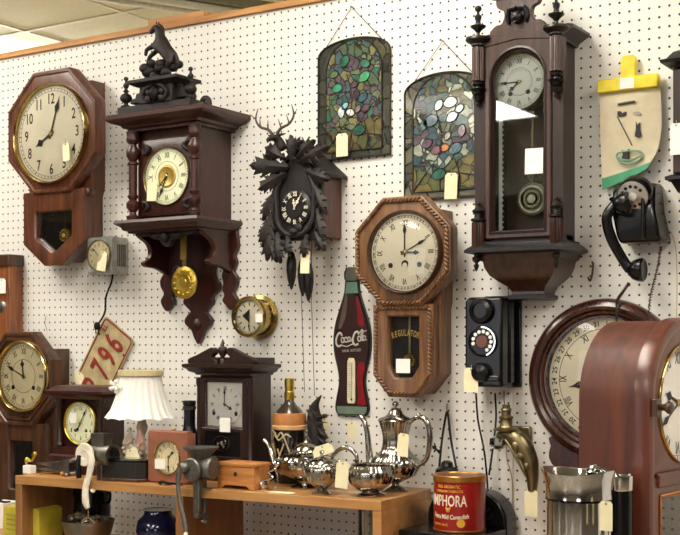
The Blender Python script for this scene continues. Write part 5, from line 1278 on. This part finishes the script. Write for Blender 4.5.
# ---- hand grater with white handle
xh = X(86, 15.6); eo2 = edge(xh)
hg = thing('drum_grater', 'hand-cranked metal grater with cream curved handle clamped to the shelf edge', 'grater', xh, eo2, SZ)
MB().loft([[(-.4,-1.9,5.4),(1.6,-1.9,5.4),(1.6,-.3,5.4),(-.4,-.3,5.4)],[(-.3,-1.7,3.5),(1.5,-1.7,3.5),(1.5,-.4,3.5),(-.3,-.4,3.5)]]).build('hopper', M['steel'], hg)
MB().lathe([(1.2,-.6),(1.25,-.4),(1.25,2.0),(1.35,2.1),(1.35,2.4),(1.0,2.4),(1.0,1.0),(.1,1.0)], (.0,-1.1,2.9), 'x', 28).build('drum', M['steel'], hg)
MB().box(.2, 1.0, -1.6, -.6, 0.01, 2.0).build('stand', M['steel'], hg, bevel=.1)
cr2 = MB().lathe([(.45,0),(.5,.15),(1.25,.2),(1.35,.45),(1.25,.65),(.5,.6),(.45,.5)], (-.5,.1,3.0), 'o', 32).build('crank_wheel', M['ivory'], hg)
MB().tube([(.1,.5,3.4),(.6,.6,2.4),(.35,.7,.8),(-.1,.8,-.7),(0,.9,-2.2),(.35,.9,-3.0)], [.45,.5,.42,.45,.5,.3], 14, 6, flat=.6).build('curved_handle', M['ivory'], cr2)
MB().tube([(.7,.7,-.9),(1.0,.7,-1.1),(1.3,.75,-.9)], [.2,.16,.08], 8, 3).build('handle_lug', M['ivory'], cr2)
MB().tube([(-1.2,.6,2.9),(-1.3,.8,1.6),(-1.1,.8,.3)], [.3,.38,.3], 10, 4).build('grip', M['black'], hg)
mb = MB().tube([(.3,.8,-3.2),(.3,.8,-4.0)], .07, 6); mb.tube([(.3,.8,-4.0),(-.6,.8,-4.5),(-.4,.8,-5.0),(.8,.8,-4.9),(1.1,.8,-4.5),(.3,.8,-4.0)], .1, 8, 4); mb.tube([(1.0,.8,-4.6),(1.7,.8,-4.5)], .06, 6)
mb.build('wing_screw', M['chrome'], hg)

# ---- tapered metal shears and the white cube
xv = X(55, 12.5)
sv = thing('metal_shears', 'grey metal shears with tapered blades lying on the left shelf end', 'shears', xv, 11.8, SZ+.02, rz=.06)
for dz, ti in ((.35,.22), (1.0,.0)):
    bl = MB().loft([[(-3.6,-.1,dz+.1),(-3.6,.1,dz+.1),(-3.6,.1,dz+.2),(-3.6,-.1,dz+.2)],[(.5,-.8,dz-.3+ti),(.5,.8,dz-.3+ti),(.5,.8,dz+.55),(.5,-.8,dz+.55)],[(2.2,-.9,dz-.3),(2.2,.9,dz-.3),(2.2,.7,dz+1.1),(2.2,-.7,dz+1.1)]]).build('blade', M['steel'], sv)
MB().tube([(2.0,.5,1.6),(2.8,.3,1.9),(3.0,0,1.1),(2.7,.3,.3),(1.8,.5,.3)], .25, 10, 5).build('spring_bow', M['steel'], sv)
mb = MB().ball((1.0,1.2,.25), .28, n=10).ball((1.8,1.3,.22), .2, n=8); o = mb.build('dried_nuts', plain('nut', 'b57a45', .6), None, loc=(xv*I+.02,-(11.9)*I,(SZ+.02)*I)); tag(o, 'tiny brown wooden beads lying in front of the metal shears', 'beads', kind='stuff')
xc = X(27, 13.6)
wc = thing('trinket_box', 'tiny white cube with gold trinket on the left end of the shelf', 'trinket', xc, 13.2, SZ+.02)
MB().box(-.65, .65, -.5, .5, 0, 1.0).build('cube', M['white'], wc, bevel=.08)
MB().tube([(-.5,0,1.1),(-.2,.2,1.7),(.4,.1,1.5),(.8,.1,2.0),(1.0,0,2.5),(.4,0,2.2)], [.15,.28,.12,.22,.25,.1], 8, 3).build('trinket', M['gold'], wc)

# small black keys by the square clock
mb = MB().tube([(-1.4,0,.2),(-1.0,.1,.35),(-.3,0,.2),(.6,.1,.25),(1.6,0,.2)], [.25,.15,.2,.12,.12], 8, 3)
xkk = X(172, 13.2)
o = mb.build('small_key', M['black'], None, loc=(xkk*I,-(edge(xkk)-.5)*I,(SZ+.02)*I)); tag(o, 'small black metal key lying in front of the square terracotta clock', 'key')

# ---- under the shelf
LZ = 33.02
xy = X(33, 11.5)
yb = thing('yellow_bag', 'soft yellow paper packet inside the left shelf bay', 'packet', xy, 11.5, LZ)
yl = plain('yellow_paper', 'c9b93a', .6, noise=.2, scale=14, bump=.4)
MB().loft([[(-a,-2,h),(0,-2.1,h+.1),(a,-2,h),(a,2,h),(0,2.2,h+.1),(-a,2,h)] for a, h in ((2.9,0),(3.1,.8),(3.05,2.6),(3.0,3.8),(2.6,4.1))]).build('packet', yl, yb, bevel=.15)
mb = MB()
for k in range(4): mb.tube([(-2.4,2.12,3.2-k*.6),(0,2.35,3.15-k*.6),(2.2,2.1,3.2-k*.6)], .05, 6, 3)
mb.build('printed_lines', plain('yellow_ink', '8c8130', .7), yb)
xw = X(88, 11.4)
gb = thing('metal_bowl', 'wide grey metal bowl in the left shelf bay', 'bowl', xw, 11.4, LZ)
MB().lathe([(1.6,0),(1.7,.3),(2.7,1.4),(3.1,2.9),(3.2,3.1),(3.05,3.05),(2.6,1.5),(1.5,.6)], n=40).build('body', M['steel'], gb)
mb = MB()
for k in range(50):
    a = random.uniform(0,2*PI); q = random.uniform(0,2.4); mb.ball((q*math.cos(a), q*math.sin(a), 2.3+random.uniform(0,1.4)), random.uniform(.2,.4), n=6)
o = mb.build('bowl_trinkets', M['crystal'] if False else plain('glitter', 'a59c84', .2, .8, noise=.5, scale=80), None, loc=(xw*I,-11.4*I,LZ*I)); tag(o, 'heap of small shiny trinkets in the grey metal bowl', 'trinkets', kind='stuff')
xw = X(92, 6.3)
kp = thing('black_pot', 'round black pot standing behind the grey metal bowl', 'pot', xw, 6.3, LZ)
MB().lathe([(1.4,0),(2.0,1.2),(2.3,3.2),(2.2,5.0),(1.9,6.2),(2.0,6.5),(1.8,6.4)], n=36).build('body', M['black'], kp)
for sx in (-1,1): MB().tube([(sx*2.4,0,5.4),(sx*3.0,0,5.6),(sx*2.95,0,4.6),(sx*2.5,0,4.4)], .16, 8, 4).build('handle', M['black'], kp)
xw = X(158, 8)
bj = thing('blue_jar', 'dark blue glazed jar standing in the left shelf bay', 'jar', xw, 8.0, LZ)
blu = plain('cobalt', '101a42', .15, coat=.8, noise=.3)
MB().lathe([(1.5,0),(2.2,.8),(2.6,2.0),(2.4,3.2),(1.7,3.9),(1.6,4.3),(1.9,4.5),(1.5,4.4)], n=40).build('body', blu, bj)
MB().tube([(2.2,0,3.2),(3.2,0,3.4),(3.3,0,2.2),(2.4,0,1.4)], .22, 10, 5).build('handle', blu, bj)
xw = X(362, 5)
gv = thing('glass_cylinder', 'clear ribbed glass cylinder at the right end of the lower shelf', 'vase', xw, 3.6, LZ)
MB().lathe([(1.1,0),(1.2,.2),(1.15,5.8),(1.35,6.3),(1.2,6.2),(1.0,5.8),(1.0,.5)], n=60, flute=.05, fn=16).build('body', M['crystal'], gv)
xw = X(300, 5)
dbx = thing('dark_case', 'dark low leather case lying in the right shelf bay', 'case', xw, 5.0, LZ)
MB().box(-3.6, 3.6, -2.5, 2.5, 0, 1.7).build('body', M['black_matte'], dbx, bevel=.2)
MB().tube([(-.8,2.5,.9),(-.5,2.9,1.0),(.5,2.9,1.0),(.8,2.5,.9)], .12, 8, 4).build('handle', M['old_brass'], dbx)

# white carton, bottom left
lt = thing('side_table', 'low side table left of the shelf unit carrying a white carton', 'table', -121, 8.5, 0)
MB().box(-8, 8, -8, 5, 32, 33).build('top', M['shelf_wood'], lt, bevel=.06)
for sx in (-7.2,7.2):
    for so in (-7.2,4.2): MB().box(sx-.6, sx+.6, so-.6, so+.6, 0, 31.98).build('leg', M['shelf_wood'], lt, bevel=.05)
xw = X(5, 6)
wcn = thing('white_carton', 'white cardboard carton at the bottom left corner beside the shelf', 'carton', xw, 6.0, 33.02)
MB().box(-1.8, 1.6, -1.5, 1.8, 0, 3.2).build('body', M['white'], wcn, bevel=.05)
MB().tube([(-1.2,1.0,3.25),(-.2,1.2,3.5),(.9,.9,3.3),(1.2,.2,3.3)], [.1,.2,.15,.1], 8, 3).build('black_strap', M['black'], wcn)

# ================================================================== COUNTER ON THE RIGHT
ct = thing('counter', 'wooden display counter in front of the pegboard at lower right', 'counter', -40.5, 14, 0)
MB().box(-20.5, 26, -13.5, 16, 30.6, 32.0).build('top', M['shelf_wood'], ct, bevel=.08)
MB().box(-19.8, 25.4, -13, 15, 0, 30.58).build('cabinet', M['walnut'], ct)
CZ = 32.02
# black rounded machine under the tin
xw = X(466, 3)
bm_ = thing('machine_case', 'glossy black round-shouldered metal machine under the red tobacco tin', 'machine', xw, 4.5, CZ)
TZ = 38.15
hp = smoothpts([(-4.4,0),(-4.4,6.3),(-4.2,7.8),(-3.5,8.9),(-2.2,9.6),(0,9.8),(2.2,9.6),(3.6,8.9),(4.4,7.8),(4.7,6.3),(4.7,0)], 3)
MB().prism(hp, -3.9, -1.2).build('back_housing', M['black'], bm_, bevel=.25)
MB().prism([(-4.4,0),(4.7,0),(4.7,TZ-CZ-.02),(-4.4,TZ-CZ-.02)], -1.2, 5.0).build('front_ledge', M['black'], bm_, bevel=.15)
mb = MB()
for k in range(5):
    a = .35+k*.2; mb.tube([(4.0*math.cos(a),-.9,5.3+4.0*math.sin(a)),(3.1*math.cos(a),-.9,5.3+3.1*math.sin(a))], .12, 6)
mb.build('levers', M['black_matte'], bm_)
# tobacco tin
xw = X(459.5, 6.4)
tn = thing('tobacco_tin', 'round red tobacco tin with white lettering and a gold rim', 'tin', xw, 6.4, TZ+.02)
tr = plain('tin_red', '8c1a16', .28, coat=.4, noise=.05)
TR = 2.62
MB().lathe([(TR-.05,.1),(TR,.15),(TR,5.0),(TR-.05,5.05)], n=72).build('body', tr, tn)
gd = plain('tin_gold', 'c2873e', .3, .8)
MB().lathe([(TR-.1,0),(TR+.06,.02),(TR+.06,.16),(TR,.2)], n=72).build('bottom_rim', gd, tn)
MB().lathe([(TR+.0,4.95),(TR+.07,5.0),(TR+.07,5.5),(TR,5.58),(TR-.25,5.55),(TR-.3,5.45),(.1,5.45)], n=72).build('lid', gd, tn)
MB().lathe([(TR-.3,5.46),(TR-.35,5.47),(.05,5.48)], n=60).build('lid_top', plain('lid_brown', '5d3a2a', .4), tn)
def cyltext(st, size, a0, zc, mat, name, parent, sx=.8, rad=TR, curve=0):
    vs, fs = glyphs(st); mb = MB(); out = []
    for p in vs:
        u = p[0]*size*sx; a = a0+u/rad; rr_ = rad+(.03 if p[2] > 0 else -.02)
        out.append((rr_*math.sin(a), rr_*math.cos(a), zc+p[1]*size+curve*u*u))
    mb.add(out, fs); return mb.build(name, mat, parent)
tw = plain('tin_white', 'e3d8bf', .5); tg = plain('tin_yellow', 'd1a233', .5)
A0 = .32-.30
cyltext('AMPHORA', 1.55, A0-.12, 3.15, tw, 'brand_lettering', tn, sx=.6)
cyltext('FULL AROMATIC', .42, A0, 4.55, tg, 'small_lettering', tn)
cyltext('CAVENDISH TOBACCO', .36, A0, 4.1, tg, 'small_lettering', tn)
cyltext('Extra Mild Cavendish', .62, A0+.05, 1.55, tw, 'script_lettering', tn, sx=.75, curve=.03)
cyltext('NET WT. 14 OZ.', .32, A0-.35, .75, tg, 'small_lettering', tn)
mb = MB()
for (u, zz, r_) in ((A0,2.2,.22),(A0-.07,2.4,.12),(A0+.07,2.4,.12)): mb.ball((TR*math.sin(u), TR*math.cos(u), zz), r_, n=8)
mb.build('emblem', tg, tn)
sv_ = MB(); a = A0+.5
sv_.push(Matrix.Translation((TR*math.sin(a), TR*math.cos(a), .95)) @ Matrix.Rotation(-a,4,'Z')).lathe([(.42,-.25),(.42,.06),(.02,.07)], (0,0,0), 'o', 24); sv_.build('gold_seal', tg, tn)

# round-topped clock seen from its side
A0x, A1x = X(577.5, 17.6), X(650, 18.5)
TZc = 59.2
dep = math.hypot(A1x-A0x, .9)
PH = math.atan2(.9, A1x-A0x)
Rb = 7.2
# local frame: y- (o) is the clock's own front; clock turned so its front faces right along the wall
ak = thing('arched_clock', 'large red-brown round-topped clock turned sideways at the right edge', 'clock', 0, 0, CZ, rz=PI/2-PH)
# centre of its base: camera-side back corner at (A0x, 17.5); depth direction (cosPH, +sinPH off); width direction toward the wall
dx, do = math.cos(PH), math.sin(PH)
wx, wo = math.sin(PH), -math.cos(PH)          # from near side toward the wall
bcx = A0x+dx*dep/2+wx*Rb; bco = 17.6+do*dep/2+wo*Rb
ak.location = (bcx*I, -bco*I, CZ*I)
H_ = TZc-CZ
def archp(hw, z0, zt, n=28): return [(hw, z0)]+[(hw*math.cos(PI*k/n), zt-hw+hw*math.sin(PI*k/n)) for k in range(n+1)]+[(-hw, z0)]
hd = dep/2
MB().prism(archp(Rb-.25, 0, H_-.25), -hd, hd-1.6).build('barrel_case', M['arch_wood'], ak)
MB().loft([[(x,o_,z) for x,z in archp(q, 0, H_-Rb+q)] for q, o_ in ((Rb-.2,hd-1.55),(Rb,hd-1.5),(Rb+.02,hd-.4),(Rb-.1,hd-.1),(Rb-.5,hd+.05),(Rb-.9,hd-.05),(Rb-1.0,hd-.3))], False, False).build('front_moulding', M['arch_front'], ak)
ftop = archp(Rb-.3, .2, H_-.3)
cz_ = H_-Rb-.2
annulus_frame(ak, 'front_panel', [(Rb-.5,cz_-5.9)]+[((Rb-.5)*math.cos(PI*k/28), cz_+(Rb-.5)*math.sin(PI*k/28)) for k in range(29)]+[(-(Rb-.5),cz_-5.9)], 5.15, (0,cz_), hd-1.5, hd-.2, M['arch_front'])
dial_set(ak, 5.15, (0,cz_), hd-.9, M['dial_white'], 'roman', hands=(9, 40), size=1.3)
bezel(ak, 5.1, (0,cz_), hd-.25, .22, M['brass'], h=.3)
fo = [(-(Rb-.5),.4),(Rb-.5,.4),(Rb-.5,cz_-6.0),(-(Rb-.5),cz_-6.0)]; fi = [(-(Rb-2.4),1.6),(Rb-2.4,1.6),(Rb-2.4,cz_-7.8),(-(Rb-2.4),cz_-7.8)]
frame(ak, 'lower_door', fo, fi, hd-1.5, hd-.15, M['arch_front'], lip=.3)
MB().steps(inset(fi,-.3), [(0,hd-.1),(.1,hd+.02),(.3,hd-.1),(.35,hd-.5)], False, False).build('door_beading', M['pine_box'], ak)
glass_plate(ak, fi, hd-.9, 'door_glass')
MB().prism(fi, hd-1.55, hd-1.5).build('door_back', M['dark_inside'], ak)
MB().box(-5.6, 5.6, hd-.3, hd+.06, cz_-6.9, cz_-5.7).build('cross_rail', M['arch_front'], ak, bevel=.1)
kb = MB(); kb.box(-7.0, -6.0, hd, hd+.5, cz_-.9, cz_+.6); kb.lathe([(.25,.4),(.3,.9),(.55,1.2),(.5,1.5),(.1,1.6)], (-6.3,hd,cz_-.1), 'o', 16); kb.build('door_catch', M['walnut'], ak, bevel=.08)
for sx in (-1,1): MB().box(sx*(Rb-.2)-.4, sx*(Rb-.2)+.4, -hd, hd+.3, 0, 1.2).build('plinth', M['arch_wood'], ak, bevel=.1)

# chrome pitcher-like canister and black flask
xw = X(580, 23)
cn = thing('chrome_canister', 'tall shiny chrome canister with a flared rim and pouring lip', 'canister', xw, 23.2, CZ)
mb = MB()
n = 72
def cring(r_, zz, lip=0, wav=0): return [((r_*(1+lip*max(0,-math.cos(2*PI*i/n))**6))*math.cos(2*PI*i/n), r_*math.sin(2*PI*i/n), zz+wav*math.cos(4*PI*i/n)) for i in range(n)]
MB().lathe([(2.45,0),(2.52,.2),(2.5,12.3),(2.4,12.4)], n=140, flute=.035, fn=14).build('body', M['chrome'], cn)
MB().loft([cring(2.55,12.45),cring(2.7,12.5),cring(2.65,13.2),cring(2.75,14.0,.05,.08),cring(2.95,14.6,.08,.15),cring(2.95,14.7,.08,.15),cring(2.8,14.6,.08,.12),cring(2.5,13.4),cring(2.4,12.6)], True, True).build('flared_rim', M['chrome'], cn)
MB().lathe([(2.5,12.3),(2.72,12.38),(2.5,12.5)], n=48, cap=False).build('rim_joint', M['black'], cn)
mb = MB().lathe([(.5,14.5),(.6,14.8),(.3,15.1),(.1,15.15)], (1.6,1.2,0), 'z', 16); mb.tube([(1.2,1.4,14.7),(1.8,1.5,15.2),(2.6,1.0,14.9)], .2, 8, 4); mb.build('thumb_lever', M['chrome'], cn)
xw = X(620, 19.75)
fk = thing('vacuum_flask', 'slim black flask with chrome collar beside the chrome canister', 'flask', xw, 19.75, CZ)
MB().lathe([(1.0,0),(1.05,.2),(1.05,12.9)], n=32).build('body', M['black'], fk)
MB().lathe([(1.07,12.9),(1.12,13.0),(1.12,14.1),(1.0,14.15),(.95,14.3),(.1,14.35)], n=32).build('collar', M['chrome'], fk)

# ================================================================== PRICE TAGS AND STICKERS
price_tag(66, 152, 4.78, 1.15, 2.3, 'cream price tag hanging on the dial of the large upper left octagonal clock', .08, .6)
price_tag(102, 261, 3.45, 1.5, 2.5, 'cream price tag hanging across the small square electric clock', -.15, .4)
price_tag(152, 190, 7.2, 1.5, 2.6, 'cream price tag hanging on the dial of the ornate horse-topped clock', -.06, .6)
price_tag(305, 262, 5.4, 1.2, 2.5, 'cream price tag hanging below the cuckoo clock dial', -.04, .8)
price_tag(342, 145, .7, 1.55, 2.6, 'cream price tag at the foot of the left stained glass panel', 0, .35)
price_tag(451, 186, .7, 1.5, 2.8, 'cream price tag at the foot of the right stained glass panel', -.04, .4)
sticker(403, 366, 4.2, 1.7, 1.5, 'small white price sticker on the rope-edged octagonal clock door')
sticker(534, 161, 5.7, 1.9, 2.5, 'white paper price card on the glass of the tall glazed clock', -.02)
sticker(259, 318, 3.1, 1.0, 1.0, 'small white price sticker on the round brass clock', .05)
price_tag(471, 380, 4.6, 1.6, 2.5, 'cream price tag on the lower corner of the boxy telephone', 0, .3)
price_tag(531, 503, 2.6, 1.4, 2.7, 'cream price tag hanging from the horn of the brass bracket', 0, .4)
price_tag(323, 450, 9.3, 2.7, 1.1, 'cream price tag lying slanted over the teapot lid', .3, 0)
price_tag(342, 475, 12.9, 1.5, 2.7, 'cream price tag on the right side of the sugar bowl', -.08, .4)
price_tag(403, 445, 7.3, 1.3, 2.4, 'cream price tag hanging from the coffee pot lid', -.08, .5)
price_tag(352, 430, .014, 1.2, 1.9, 'faded tan price tag hanging on the pegboard behind the coffee pot spout', .03, .8)
price_tag(132, 455, 11.0, 1.9, 1.5, 'cream price tag tilted against the porcelain lamp figures', .5, .2)
sticker(225, 425, 7.55, 1.5, 1.6, 'white price sticker on the dial of the pedimented mantel clock')
sticker(160, 464, 12.4, 1.5, 1.1, 'white price sticker on the square terracotta clock dial')
sticker(73, 418, 9.75, 1.1, 1.2, 'white price sticker on the greenish mantel clock dial')
price_tag(1.5, 286, 3.2, 1.6, 2.0, 'white price tag on the tall wooden case at the left edge', 0, .2, mat='white_paper')
price_tag(606, 516, 25.75, 1.05, 2.3, 'cream price tag on the front of the chrome canister', 0, .5)
price_tag(676, 139, 5.6, 1.1, 2.9, 'white price tag on the glazed clock at the right edge', 0, .3, mat='white_paper')
price_tag(78, 378, .46, 1.9, 1.7, 'cream price tag at the lower end of the licence plate', -.5, .2)
price_tag(325, 432, .014, .9, 3.2, 'narrow tan price tag behind the spiky bird ornament', .03, .3)

# ================================================================== CAMERA AND WORLD
w_ = bpy.data.worlds.new('world'); sc.world = w_; w_.use_nodes = True
w_.node_tree.nodes['Background'].inputs[0].default_value = (.9,.85,.75,1); w_.node_tree.nodes['Background'].inputs[1].default_value = .3
cam = bpy.data.cameras.new('camera'); co = bpy.data.objects.new('camera', cam); COL.objects.link(co)
cam.sensor_width = 36; cam.sensor_fit = 'HORIZONTAL'; cam.lens = 36*F/680; cam.shift_y = (YH-267.5)/680
co.location = (0, -D*I, EYE*I); co.rotation_euler = (PI/2, 0, TH)
cam.clip_start = .05; cam.clip_end = 60
sc.camera = co
sc.view_settings.view_transform = 'Standard'; sc.view_settings.look = 'None'; sc.view_settings.gamma = 1; sc.view_settings.use_curve_mapping = False
sc.view_settings.exposure = 0.18
